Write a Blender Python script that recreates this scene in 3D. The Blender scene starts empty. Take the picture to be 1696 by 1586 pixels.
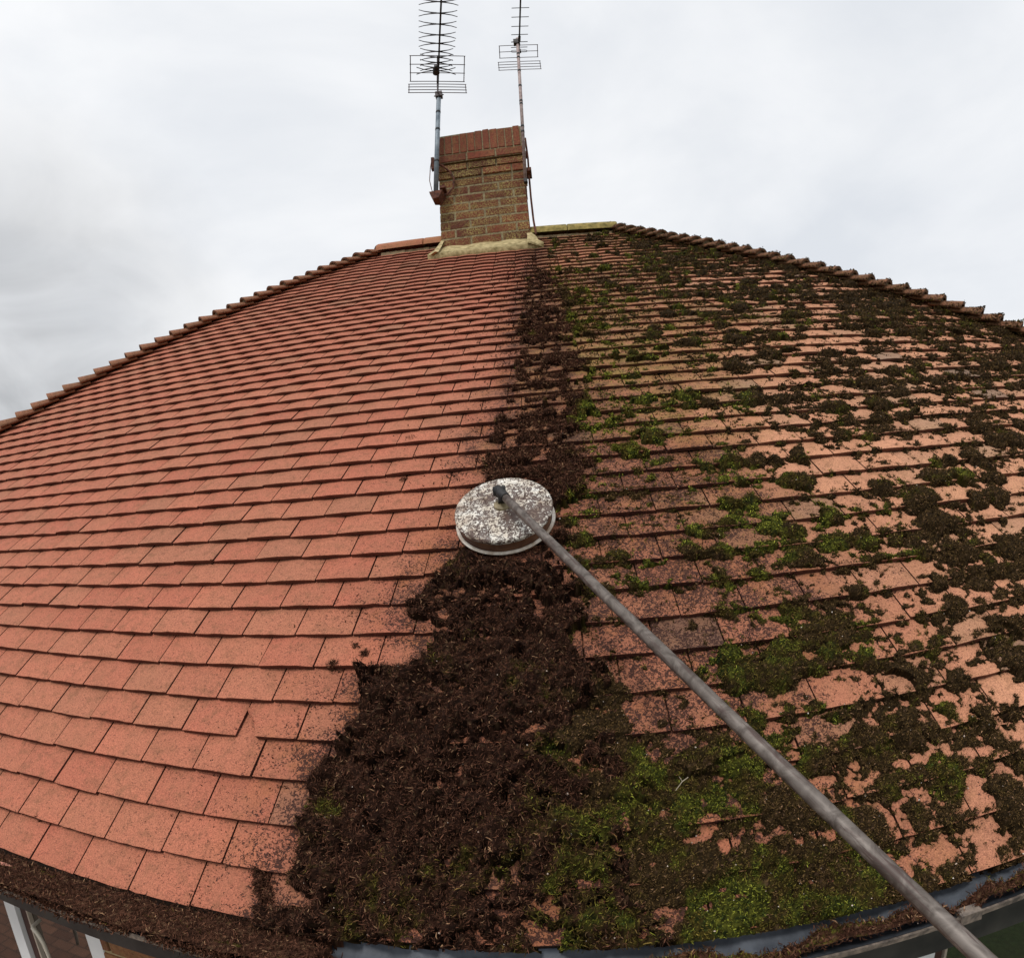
import bpy, bmesh, math, random
import numpy as np
from mathutils import Vector, Matrix

# ------------------------------------------------------------------ camera, sky, sun, exposure
SC = bpy.context.scene
PHI = math.radians(43.0)          # roof pitch
EAVE = 2.4                        # height of the eaves above the ground
SP, CP = math.sin(PHI), math.cos(PHI)
cam = bpy.data.cameras.new('camera')
cam.type = 'PANO'                 # the photograph was taken with a real ultra-wide action-camera lens
cam.panorama_type = 'FISHEYE_LENS_POLYNOMIAL'
cam.sensor_fit = 'HORIZONTAL'; cam.sensor_width = 36.0
cam.fisheye_fov = math.radians(170)
KP = [0.0, 0.05434812795482171, -0.00014905558800967116, -5.579367934091383e-06, 7.749455273640222e-09]
for i, k in enumerate(KP):
    setattr(cam, 'fisheye_polynomial_k%d' % i, -k)
cam.clip_start = 0.02; cam.clip_end = 3000
co = bpy.data.objects.new('camera', cam); SC.collection.objects.link(co)
Rm = [[0.9928538906777977, 0.08328204728506343, 0.08547076907321426],
      [0.09315867345592665, -0.0932749019110794, -0.9912725428626609],
      [-0.07458292918550657, 0.992151144369386, -0.10036679431277623]]
mw = Matrix(Rm).to_4x4(); mw.translation = Vector((0.8385004, -0.7939980, 0.7112900 + EAVE))
co.matrix_world = mw
SC.camera = co

SUN_EL, SUN_AZ = math.radians(58), math.radians(200)    # behind the camera, a little to the west
w = bpy.data.worlds.new('World'); SC.world = w; w.use_nodes = True
nt = w.node_tree; nt.nodes.clear()
def N(t, typ, **kw):
    n = t.nodes.new(typ)
    for k, v in kw.items(): setattr(n, k, v)
    return n
out = N(nt, 'ShaderNodeOutputWorld'); bg = N(nt, 'ShaderNodeBackground')
sky = N(nt, 'ShaderNodeTexSky'); sky.sky_type = 'NISHITA'; sky.sun_disc = False
sky.sun_elevation = SUN_EL; sky.sun_rotation = SUN_AZ
tc = N(nt, 'ShaderNodeTexCoord')
mp = N(nt, 'ShaderNodeMapping'); mp.inputs['Scale'].default_value = (1.0, 1.0, 1.9)
mp.inputs['Location'].default_value = (0.35, 0.2, 0.1)
nz = N(nt, 'ShaderNodeTexNoise'); nz.inputs['Scale'].default_value = 1.7; nz.inputs['Detail'].default_value = 7; nz.inputs['Roughness'].default_value = 0.52
nz.inputs['Distortion'].default_value = 0.35
cr = N(nt, 'ShaderNodeValToRGB')
cr.color_ramp.elements[0].position = 0.30; cr.color_ramp.elements[0].color = (7.1, 7.4, 7.85, 1)
cr.color_ramp.elements[1].position = 0.60; cr.color_ramp.elements[1].color = (9.1, 9.2, 9.35, 1)
# one darker bank of cloud low in the west (left of the roof)
dk = N(nt, 'ShaderNodeVectorMath', operation='DISTANCE'); dk.inputs[1].default_value = (-0.83, 0.53, 0.24)
dr = N(nt, 'ShaderNodeMapRange'); dr.inputs[1].default_value = 0.05; dr.inputs[2].default_value = 0.48; dr.inputs[3].default_value = 0.42; dr.inputs[4].default_value = 0.0
dn = N(nt, 'ShaderNodeTexNoise'); dn.inputs['Scale'].default_value = 3.2; dn.inputs['Detail'].default_value = 5; dn.inputs['Distortion'].default_value = 0.6
dm = N(nt, 'ShaderNodeMath', operation='MULTIPLY'); dm2 = N(nt, 'ShaderNodeMath', operation='SUBTRACT'); dm2.inputs[0].default_value = 1.0
dmr = N(nt, 'ShaderNodeMapRange'); dmr.inputs[1].default_value = 0.3; dmr.inputs[2].default_value = 0.7; dmr.inputs[3].default_value = 1.5; dmr.inputs[4].default_value = 0.35
mx = N(nt, 'ShaderNodeMixRGB'); mx.inputs[0].default_value = 0.95
vm = N(nt, 'ShaderNodeVectorMath', operation='SCALE')
L = nt.links.new
L(tc.outputs['Generated'], mp.inputs['Vector']); L(mp.outputs[0], nz.inputs['Vector']); L(mp.outputs[0], dn.inputs['Vector'])
L(tc.outputs['Generated'], dk.inputs[0]); L(dk.outputs['Value'], dr.inputs[0]); L(dn.outputs[0], dmr.inputs[0])
L(dr.outputs[0], dm.inputs[0]); L(dmr.outputs[0], dm.inputs[1]); L(dm.outputs[0], dm2.inputs[1])
L(nz.outputs[0], cr.inputs[0]); L(sky.outputs[0], mx.inputs[1]); L(cr.outputs[0], vm.inputs[0]); L(dm2.outputs[0], vm.inputs['Scale'])
L(vm.outputs[0], mx.inputs[2]); L(mx.outputs[0], bg.inputs[0]); L(bg.outputs[0], out.inputs[0])
bg.inputs[1].default_value = 0.1

sl = bpy.data.lights.new('sun', 'SUN'); sl.energy = 1.5; sl.angle = math.radians(14); sl.color = (1.0, 0.97, 0.93)
so = bpy.data.objects.new('sun', sl); SC.collection.objects.link(so)
sd = Vector((math.sin(SUN_AZ) * math.cos(SUN_EL), math.cos(SUN_AZ) * math.cos(SUN_EL), math.sin(SUN_EL)))
so.rotation_euler = sd.to_track_quat('Z', 'Y').to_euler()
vs = SC.view_settings; vs.view_transform = 'Standard'; vs.look = 'None'; vs.exposure = 0.13; vs.gamma = 1.0
SC.cycles.max_bounces = 6; SC.cycles.diffuse_bounces = 3

rng = np.random.default_rng(7); random.seed(7)

# ------------------------------------------------------------------ helpers
def plane_to_world(x, s, n):
    """x along the eaves, s up the slope, n out of the roof plane -> world."""
    x = np.asarray(x, float); s = np.asarray(s, float); n = np.asarray(n, float)
    x, s, n = np.broadcast_arrays(x, s, n)
    n = n + warp(x, s)
    return np.stack([x, s * CP - n * SP, EAVE + s * SP + n * CP], -1)

def warp(x, s):
    """the old roof is not quite flat: it lifts at the west end of the ridge and sags at the east end"""
    return (0.016 - 0.024 * np.clip(x, -1.5, 2.0)) * (np.clip(s, 0, 6) / 5.1) ** 3

def hash2(ix, iy, seed):
    h = (ix.astype(np.int64) * 374761393 + iy.astype(np.int64) * 668265263 + seed * 1442695041) & 0x7fffffff
    h = ((h ^ (h >> 13)) * 1274126177) & 0x7fffffff
    return ((h ^ (h >> 16)) & 0xffff) / 65535.0

def vnoise(x, y, seed=0):
    x = np.asarray(x, float); y = np.asarray(y, float)
    ix = np.floor(x); iy = np.floor(y); fx = x - ix; fy = y - iy
    ix = ix.astype(np.int64); iy = iy.astype(np.int64)
    fx = fx * fx * (3 - 2 * fx); fy = fy * fy * (3 - 2 * fy)
    a = hash2(ix, iy, seed); b = hash2(ix + 1, iy, seed); c = hash2(ix, iy + 1, seed); d = hash2(ix + 1, iy + 1, seed)
    return (a * (1 - fx) + b * fx) * (1 - fy) + (c * (1 - fx) + d * fx) * fy

def fbm(x, y, seed=0, octs=4, gain=0.55):
    t = 0; amp = 1; tot = 0
    for o in range(octs):
        t = t + amp * vnoise(x * 2 ** o * 1.03 + o * 17.3, y * 2 ** o + o * 9.1, seed + o * 31); tot += amp; amp *= gain
    return t / tot

def mesh_object(name, verts, faces, mats, parent=None, midx=None, smooth=False, attrs=None, colors=None):
    """verts (n,3) array; faces list of index tuples or an (m,4) array"""
    me = bpy.data.meshes.new(name)
    verts = np.asarray(verts, np.float32)
    if isinstance(faces, np.ndarray):
        m, k = faces.shape
        me.vertices.add(len(verts)); me.vertices.foreach_set('co', verts.ravel())
        me.loops.add(m * k); me.loops.foreach_set('vertex_index', faces.astype(np.int32).ravel())
        me.polygons.add(m); me.polygons.foreach_set('loop_start', np.arange(0, m * k, k, dtype=np.int32))
        me.polygons.foreach_set('loop_total', np.full(m, k, np.int32))
        me.update(calc_edges=True)
    else:
        me.from_pydata([tuple(map(float, v)) for v in verts], [], [tuple(int(i) for i in f) for f in faces]); me.update()
    for mt in (mats if isinstance(mats, (list, tuple)) else [mats]): me.materials.append(mt)
    if midx is not None: me.polygons.foreach_set('material_index', np.asarray(midx, np.int32))
    me.polygons.foreach_set('use_smooth', np.full(len(me.polygons), bool(smooth)))
    for k_, v_ in (attrs or {}).items():
        a = me.attributes.new(k_, 'FLOAT', 'POINT'); a.data.foreach_set('value', np.asarray(v_, np.float32))
    for k_, v_ in (colors or {}).items():
        a = me.attributes.new(k_, 'FLOAT_COLOR', 'POINT')
        c4 = np.ones((len(verts), 4), np.float32); c4[:, :3] = v_
        a.data.foreach_set('color', c4.ravel())
    ob = bpy.data.objects.new(name, me); SC.collection.objects.link(ob)
    if parent is not None: ob.parent = parent
    return ob

def tag(o, label=None, cat=None, group=None, kind=None):
    if label: o['label'] = label
    if cat: o['category'] = cat
    if group: o['group'] = group
    if kind: o['kind'] = kind
    return o

def empty(name, loc=(0, 0, 0)):
    o = bpy.data.objects.new(name, None); SC.collection.objects.link(o); o.location = loc
    return o

class MB:
    """collects primitives (world coordinates) into one mesh"""
    def __init__(s): s.v = []; s.f = []; s.m = []
    def add(s, vs_, fs, mi=0):
        b = len(s.v); s.v += [tuple(v) for v in vs_]; s.f += [tuple(i + b for i in f) for f in fs]; s.m += [mi] * len(fs)
    def box(s, lo, hi, mi=0, mat=None):
        v = [(x, y, z) for z in (lo[2], hi[2]) for y in (lo[1], hi[1]) for x in (lo[0], hi[0])]
        if mat is not None: v = [tuple(mat @ Vector(p)) for p in v]
        s.add(v, [(0, 2, 3, 1), (4, 5, 7, 6), (0, 1, 5, 4), (2, 6, 7, 3), (0, 4, 6, 2), (1, 3, 7, 5)], mi)
    def tube(s, pts, rad, seg=8, mi=0, cap=True):
        pts = [Vector(p) for p in pts]; n = len(pts)
        rads = rad if isinstance(rad, (list, tuple)) else [rad] * n
        t0 = (pts[1] - pts[0]).normalized(); up = Vector((0, 0, 1)) if abs(t0.z) < 0.9 else Vector((1, 0, 0))
        u = t0.cross(up).normalized(); rings = []
        for i, p in enumerate(pts):
            t = (pts[min(i + 1, n - 1)] - pts[max(i - 1, 0)]).normalized()
            u = (u - t * u.dot(t)).normalized(); v = t.cross(u)
            rings.append([p + (u * math.cos(a) + v * math.sin(a)) * rads[i] for a in [2 * math.pi * k / seg for k in range(seg)]])
        vv = [q for r in rings for q in r]; ff = []
        for i in range(n - 1):
            for k in range(seg):
                a = i * seg + k; b = i * seg + (k + 1) % seg
                ff.append((a, b, b + seg, a + seg))
        if cap: ff += [tuple(range(seg))[::-1], tuple(range((n - 1) * seg, n * seg))]
        s.add(vv, ff, mi)
    def build(s, name, mats, parent=None, smooth=False):
        o = mesh_object(name, np.array(s.v), s.f, mats, parent, s.m, smooth)
        if smooth == 'auto' or smooth:
            for p in o.data.polygons: p.use_smooth = len(p.vertices) == 4
        return o

# ------------------------------------------------------------------ materials
def mat(name, col=(0.5, 0.5, 0.5), rough=0.7, metal=0.0, spec=0.4):
    m = bpy.data.materials.new(name); m.use_nodes = True
    b = m.node_tree.nodes['Principled BSDF']
    b.inputs['Base Color'].default_value = (*col, 1); b.inputs['Roughness'].default_value = rough
    b.inputs['Metallic'].default_value = metal; b.inputs['Specular IOR Level'].default_value = spec
    return m, m.node_tree, b
def noise(t, vec, scale, detail=4, rough=0.55, dist=0.0):
    n = N(t, 'ShaderNodeTexNoise'); n.inputs['Scale'].default_value = scale; n.inputs['Detail'].default_value = detail
    n.inputs['Roughness'].default_value = rough; n.inputs['Distortion'].default_value = dist
    if vec is not None: t.links.new(vec, n.inputs['Vector'])
    return n.outputs[0]
def math_(t, op, a, b=None, clamp=False):
    n = N(t, 'ShaderNodeMath', operation=op); n.use_clamp = clamp
    for i, x in enumerate((a, b)):
        if x is None: continue
        if isinstance(x, (int, float)): n.inputs[i].default_value = x
        else: t.links.new(x, n.inputs[i])
    return n.outputs[0]
def mixc(t, fac, a, b, blend='MIX'):
    n = N(t, 'ShaderNodeMixRGB', blend_type=blend)
    for i, x in ((0, fac), (1, a), (2, b)):
        if isinstance(x, (int, float)): n.inputs[i].default_value = x
        elif isinstance(x, tuple): n.inputs[i].default_value = (*x, 1)
        else: t.links.new(x, n.inputs[i])
    return n.outputs[0]
def maprange(t, v, a, b, c=0.0, d=1.0, smooth=False):
    n = N(t, 'ShaderNodeMapRange'); n.clamp = True
    if smooth: n.interpolation_type = 'SMOOTHSTEP'
    t.links.new(v, n.inputs[0])
    for i, x in enumerate((a, b, c, d)):
        if isinstance(x, (int, float)): n.inputs[i + 1].default_value = x
        else: t.links.new(x, n.inputs[i + 1])
    return n.outputs[0]
def attr(t, name):
    n = N(t, 'ShaderNodeAttribute'); n.attribute_name = name; return n
def bump(t, b, h, strength=0.4, dist=0.002):
    n = N(t, 'ShaderNodeBump'); n.inputs['Strength'].default_value = strength; n.inputs['Distance'].default_value = dist
    t.links.new(h, n.inputs['Height']); t.links.new(n.outputs[0], b.inputs['Normal'])
def objco(t): return N(t, 'ShaderNodeTexCoord').outputs['Object']

# clay tile: sanded face, worn tone per tile, dark grit, algae film, pale dry bloom
def clay(name):
    m, t, b = mat(name, rough=0.82, spec=0.22); P = objco(t)
    r = attr(t, 'tone').outputs['Fac']; dirt = attr(t, 'dirt').outputs['Fac']; alg = attr(t, 'algae').outputs['Fac']; pale = attr(t, 'pale').outputs['Fac']
    ramp = N(t, 'ShaderNodeValToRGB'); t.links.new(r, ramp.inputs[0]); e = ramp.color_ramp.elements
    e[0].position = 0.0; e[0].color = (0.085, 0.070, 0.062, 1)
    e[1].position = 1.0; e[1].color = (0.475, 0.158, 0.094, 1)
    for p_, c_ in ((0.08, (0.15, 0.095, 0.075)), (0.16, (0.31, 0.135, 0.082)), (0.45, (0.445, 0.156, 0.092)), (0.75, (0.42, 0.128, 0.078))):
        x = e.new(p_); x.color = (*c_, 1)
    c = ramp.outputs[0]
    paler = N(t, 'ShaderNodeValToRGB'); t.links.new(r, paler.inputs[0]); e = paler.color_ramp.elements
    e[0].position = 0.0; e[0].color = (0.10, 0.085, 0.075, 1); e[1].position = 1.0; e[1].color = (0.64, 0.315, 0.185, 1)
    for p_, c_ in ((0.12, (0.30, 0.20, 0.15)), (0.2, (0.47, 0.27, 0.17)), (0.6, (0.62, 0.30, 0.18))):
        x = e.new(p_); x.color = (*c_, 1)
    c = mixc(t, pale, c, paler.outputs[0])
    big = noise(t, P, 9, 3); c = mixc(t, maprange(t, big, 0.35, 0.7, 0, 0.35), c, (0.30, 0.135, 0.075), 'MIX')
    # ochre-brown staining, stronger where the film of algae grows
    st = noise(t, P, 34, 4, 0.6); c = mixc(t, maprange(t, st, 0.5, 0.72, 0, 0.5), c, (0.17, 0.08, 0.04), 'MIX')
    ru = noise(t, P, 5.5, 3, 0.6); c = mixc(t, math_(t, 'MULTIPLY', maprange(t, ru, 0.5, 0.62), maprange(t, dirt, 0.35, 0.8, 0, 0.75)), c, (0.36, 0.125, 0.045))
    sa = noise(t, P, 14, 4, 0.65)
    c = mixc(t, math_(t, 'MULTIPLY', alg, maprange(t, sa, 0.35, 0.6, 0.30, 1.0)), c, (0.24, 0.175, 0.040), 'MIX')
    # fine grain of the sand facing
    gr = noise(t, P, 330, 3, 0.75); c = mixc(t, 1.0, c, maprange(t, gr, 0.3, 0.7, 0.52, 1.42), 'MULTIPLY')
    pit = noise(t, P, 150, 2, 0.7, 0.5); c = mixc(t, maprange(t, pit, 0.58, 0.66, 0, 0.62), c, (0.13, 0.045, 0.03))
    lt = noise(t, P, 900, 1); c = mixc(t, maprange(t, lt, 0.70, 0.76, 0, 0.45), c, (0.68, 0.38, 0.24))
    w_ = maprange(t, dirt, 0.3, 1.0, 0.0, 0.50); c = mixc(t, w_, c, (0.21, 0.082, 0.044))
    # dark grit
    s1 = noise(t, P, 128, 3, 0.68, 1.3); mod = noise(t, P, 13, 3)
    d2 = math_(t, 'MULTIPLY', dirt, maprange(t, mod, 0.3, 0.65, 0.45, 1.15))
    th = maprange(t, d2, 0.0, 0.9, 0.71, 0.455)
    sp = maprange(t, math_(t, 'SUBTRACT', s1, th), 0.0, 0.022)
    c = mixc(t, math_(t, 'MULTIPLY', sp, 0.95), c, (0.036, 0.014, 0.010))
    # grime plus painted-in shade on the sawn tails and edges
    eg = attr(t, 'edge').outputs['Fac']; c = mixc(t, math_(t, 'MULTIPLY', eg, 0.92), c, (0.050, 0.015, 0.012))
    t.links.new(c, b.inputs['Base Color'])
    bump(t, b, math_(t, 'ADD', math_(t, 'MULTIPLY', gr, 0.6), math_(t, 'ADD', math_(t, 'MULTIPLY', st, 0.7), sp)), 0.55, 0.0016)
    return m
M_TILE = clay('terracotta_tile')

def strandmat(name, rough=0.9):
    m, t, b = mat(name, rough=rough, spec=0.08)
    t.links.new(attr(t, 'tint').outputs['Color'], b.inputs['Base Color'])
    return m
M_STRAND = strandmat('moss_strand')

def simple(name, c1, c2, scale, rough=0.8, bs=0.4, bd=0.003, metal=0.0, lo=0.35, hi=0.65, spec=0.4, detail=5):
    m, t, b = mat(name, rough=rough, metal=metal, spec=spec); P = objco(t)
    n1 = noise(t, P, scale, detail, 0.6); t.links.new(mixc(t, maprange(t, n1, lo, hi), c1, c2), b.inputs['Base Color'])
    if bs: bump(t, b, n1, bs, bd)
    return m
M_DECK = simple('roof_underlay', (0.02, 0.014, 0.012), (0.035, 0.02, 0.016), 20)
M_MORTAR = simple('ridge_mortar', (0.16, 0.11, 0.06), (0.30, 0.22, 0.12), 30)
M_WHITE = simple('white_window_plastic', (0.70, 0.72, 0.72), (0.80, 0.81, 0.80), 6, rough=0.35, bs=0)
M_GUTTER = simple('gutter_plastic', (0.045, 0.052, 0.065), (0.105, 0.118, 0.14), 22, rough=0.6, bs=0.15, spec=0.4)
M_LIP = simple('gutter_lip', (0.06, 0.05, 0.045), (0.24, 0.19, 0.15), 60, rough=0.55, bs=0.2)
# ------------------------------------------------------------------ fields over the main slope
G = 0.09893662; TW = 0.1657; NC = 51
XL = lambda s: (s - 5.80658744) / 1.15777535      # west hip
XR = lambda s: (7.19459192 - s) / 1.37527606      # east hip
CTL = np.array([(1.25,3.95,0.1,0.3,0.2,0.3,0.2),(1.29,3.59,0.25,0.5,0.5,0.5,0.1),(1.77,3.8,0.5,0.35,0.4,0.5,0.2),(1.18,2.75,0.22,0.7,0.5,0.7,0.1),(1.51,2.68,0.35,0.5,0.4,0.5,0.3),(2.01,3.15,0.5,0.15,0.3,0.1,0.8),(2.56,2.98,0.55,0.1,0.3,0.1,0.9),(2.94,2.55,0.6,0.15,0.3,0.1,0.8),(3.29,2.2,0.55,0.15,0.2,0.1,0.8),(1.23,2.1,0.2,0.9,0.4,0.9,0.2),(1.5,2.05,0.3,0.4,0.4,0.6,0.4),(1.78,2.01,0.35,0.15,0.2,0.2,0.8),(2.21,1.97,0.33,0.1,0.1,0.1,1.0),(2.5,1.66,0.38,0.1,0.1,0.1,1.0),(2.81,1.48,0.55,0.15,0.1,0.1,0.9),(1.04,1.69,0.25,0.8,0.6,0.5,0.0),(1.27,1.65,0.28,0.8,0.5,0.7,0.2),(1.5,1.62,0.3,0.4,0.3,0.4,0.7),(1.74,1.59,0.4,0.15,0.2,0.1,0.9),(1.98,1.31,0.38,0.15,0.1,0.1,1.0),(2.34,1.23,0.3,0.1,0.05,0.1,1.0),(2.62,1.24,0.5,0.1,0.1,0.1,1.0),(0.99,1.3,0.22,0.6,0.7,0.2,0.0),(1.24,1.24,0.3,0.8,0.7,0.3,0.0),(1.34,1.1,0.35,0.7,0.5,0.3,0.3),(1.71,1.24,0.2,0.2,0.2,0.1,0.9),(1.91,1.32,0.55,0.2,0.2,0.1,0.9),(2.12,1.12,0.45,0.15,0.1,0.1,1.0),(2.27,0.97,0.4,0.1,0.1,0.1,1.0),(1.05,1.06,0.28,0.6,0.8,0.2,0.0),(1.21,0.94,0.2,0.5,0.8,0.3,0.0),(1.38,0.91,0.35,0.7,0.7,0.3,0.1),(1.51,0.89,0.5,0.6,0.4,0.2,0.5),(1.71,0.94,0.6,0.4,0.3,0.1,0.7),(1.95,0.87,0.55,0.2,0.2,0.1,0.8),(2.2,0.78,0.45,0.1,0.1,0.1,1.0),(0.97,0.83,0.35,0.4,0.8,0.1,0.0),(1.1,0.81,0.15,0.5,0.8,0.1,0.0),(1.32,0.74,0.4,0.6,0.6,0.2,0.1),(1.46,0.76,0.25,0.3,0.6,0.1,0.3),(1.66,0.73,0.6,0.4,0.3,0.1,0.6),(1.91,0.64,0.58,0.15,0.2,0.1,0.7),(0.92,0.66,0.15,0.3,0.9,0.1,0.0),(1.09,0.64,0.1,0.3,0.7,0.1,0.0),(1.28,0.63,0.2,0.5,0.6,0.1,0.1),(1.48,0.64,0.75,0.6,0.5,0.1,0.2),(1.66,0.63,0.35,0.3,0.3,0.1,0.4),(1.83,0.52,0.7,0.2,0.2,0.1,0.7),(0.85,0.5,0.85,0.3,0.9,0.1,0.0),(1.02,0.55,0.2,0.3,0.8,0.1,0.0),(1.18,0.53,0.5,0.6,0.7,0.1,0.0),(1.36,0.55,0.65,0.7,0.5,0.1,0.1),(1.45,0.45,0.4,0.4,0.3,0.1,0.2),(1.67,0.41,0.7,0.3,0.3,0.1,0.5),(1.86,0.33,0.4,0.1,0.1,0.1,0.9),(0.9,0.42,0.8,0.3,0.9,0.1,0.0),(1.03,0.43,0.3,0.2,0.8,0.1,0.1),(1.15,0.4,0.6,0.6,0.6,0.1,0.1),(1.28,0.38,0.7,0.6,0.5,0.1,0.1),(1.48,0.35,0.8,0.3,0.3,0.1,0.4),(1.66,0.33,0.5,0.3,0.2,0.1,0.5),(1.8,0.24,0.7,0.2,0.2,0.1,0.7),(0.95,0.3,0.75,0.7,0.8,0.1,0.0),(1.06,0.26,0.8,0.7,0.7,0.1,0.1),(1.17,0.24,0.7,0.6,0.6,0.1,0.1),(1.33,0.25,0.65,0.5,0.5,0.1,0.2),(1.43,0.21,0.7,0.4,0.3,0.1,0.4),(1.56,0.2,0.75,0.3,0.3,0.1,0.4),(1.68,0.15,0.45,0.3,0.3,0.1,0.5),(0.9,0.2,0.85,0.5,0.8,0.1,0.0),(0.99,0.16,0.75,0.5,0.7,0.1,0.0),(1.07,0.15,0.3,0.3,0.4,0.1,0.0),(1.21,0.13,0.65,0.5,0.5,0.1,0.1),(1.32,0.11,0.75,0.5,0.5,0.1,0.1),(1.44,0.08,0.65,0.4,0.4,0.1,0.2),(1.57,0.05,0.5,0.3,0.3,0.1,0.4),(1.66,0.06,0.3,0.2,0.3,0.1,0.4),(0.82,0.12,0.85,0.3,0.8,0.1,0.0),(0.93,0.1,0.85,0.4,0.8,0.1,0.0),(1.08,0.06,0.9,0.8,0.6,0.1,0.0),(1.19,0.05,0.7,0.6,0.6,0.1,0.0),(1.3,0.05,0.8,0.5,0.5,0.1,0.0),(0.93,0.03,0.25,0.2,0.8,0.1,0.0),(0.79,0.03,0.3,0.2,0.8,0.1,0.0),(1.54,-0.0,0.45,0.3,0.4,0.1,0.3),(1.67,0.02,0.5,0.3,0.3,0.1,0.4)])
OBS = {0:[-0.417,-0.261,-0.094,0.071,0.228,1.214,1.384,1.555],1:[-0.533,-0.372,-0.213,-0.043,0.118,0.282],2:[-0.617,-0.46,-0.297,-0.131],3:[-0.683,-0.53,-0.366,-0.199,0.126,0.297],4:[-0.772,-0.613,-0.446,-0.282],5:[-0.876,-0.708,-0.543,-0.38,-0.216,0.117,0.279],6:[-0.957,-0.793,-0.634,-0.464,-0.298,0.04,0.201,0.37],7:[-1.045,-0.873,-0.711,-0.55,-0.384,-0.051,0.115,0.282,0.448],8:[-1.116,-0.956,-0.792,-0.627,-0.458,0.034,0.202,0.368],9:[-1.205,-1.041,-0.875,-0.708,-0.545,-0.05,0.116,0.283],10:[-1.285,-1.115,-0.949,-0.792,-0.626,-0.129,0.037,0.202,0.367],11:[-1.515,-1.361,-1.194,-1.027,-0.862,-0.694,-0.203,-0.039,0.129,0.296],12:[-1.261,-1.108,-0.938,-0.765,-0.603,-0.111,0.055,0.222,0.385],13:[-1.674,-1.511,-1.348,-1.185,-1.016,-0.845,-0.683,-0.191,-0.024,0.141,0.307],14:[-1.562,-1.42,-1.253,-1.091,-0.931,-0.758,-0.266,-0.1,0.061,0.23],15:[-1.174,-1.005,-0.847,-0.346,-0.181,-0.016,0.149,0.315],16:[-0.258,-0.094,0.069,0.231],17:[-0.357,-0.185,-0.028,0.139,0.308],18:[-0.438,-0.27,-0.108,0.059,0.224],19:[-0.498,-0.335,-0.17,-0.004,0.16],20:[-0.587,-0.423,-0.261,-0.087,0.075,0.243],21:[-0.657,-0.492,-0.329,-0.166,-0.009,0.166,0.335,0.501],22:[0.078,0.25,0.419],23:[-0.012,0.156,0.323,0.494],24:[0.085,0.252,0.419],25:[-0.006,0.161,0.332,0.498],26:[-0.088,0.075,0.244,0.415],27:[-0.001,0.168,0.339,0.505,0.671],28:[0.248,0.416,0.583],29:[0.165,0.5,0.666],30:[0.251,0.419,0.588],31:[0.175,0.342,0.51,0.677],32:[0.269,0.441],33:[0.174,0.511],34:[0.103,0.441],35:[0.353,0.522,0.685],36:[0.275,0.446,0.615]}
# west edge of the brushed-off moss (x at s) and the east edge of it
LB = np.array([(3.95, .78), (3.1, .72), (2.64, .70), (2.29, .70), (1.97, .68), (1.72, .62), (1.59, .60), (1.49, .55), (1.33, .60), (1.1, .60), (1.0, .54), (.93, .49), (.83, .44), (.77, .40), (.70, .50), (.60, .49), (.58, .29), (.54, .33), (.49, .36), (.38, .31), (.29, .27), (.16, .285), (.08, .27), (.045, .33), (.03, .22), (0, .23)])[::-1]
RB = np.array([(3.67, .93), (2.61, .97), (2.13, 1.03), (1.62, .93), (1.28, .95), (1.11, .86), (.92, .83), (.78, .88), (.6, .86), (.57, .79), (.43, .79), (.31, .84), (.18, .83), (0, .86)])[::-1]
def lx(s): return np.interp(s, LB[:, 0], LB[:, 1])
def rx(s): return np.interp(s, RB[:, 0], RB[:, 1])
def shepard(x, s, cols):
    x = np.asarray(x, float).ravel(); s = np.asarray(s, float).ravel()
    outv = np.zeros((len(x), len(cols)))
    for i in range(0, len(x), 40000):
        dx = x[i:i + 40000, None] - CTL[None, :, 0]; ds = s[i:i + 40000, None] - CTL[None, :, 1]
        w_ = 1.0 / (dx * dx + ds * ds + 4e-4) ** 2
        outv[i:i + 40000] = (w_ @ CTL[:, cols]) / w_.sum(1, keepdims=True)
    return outv
def sstep(a, b, v):
    t = np.clip((v - a) / (b - a), 0, 1); return t * t * (3 - 2 * t)
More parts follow.
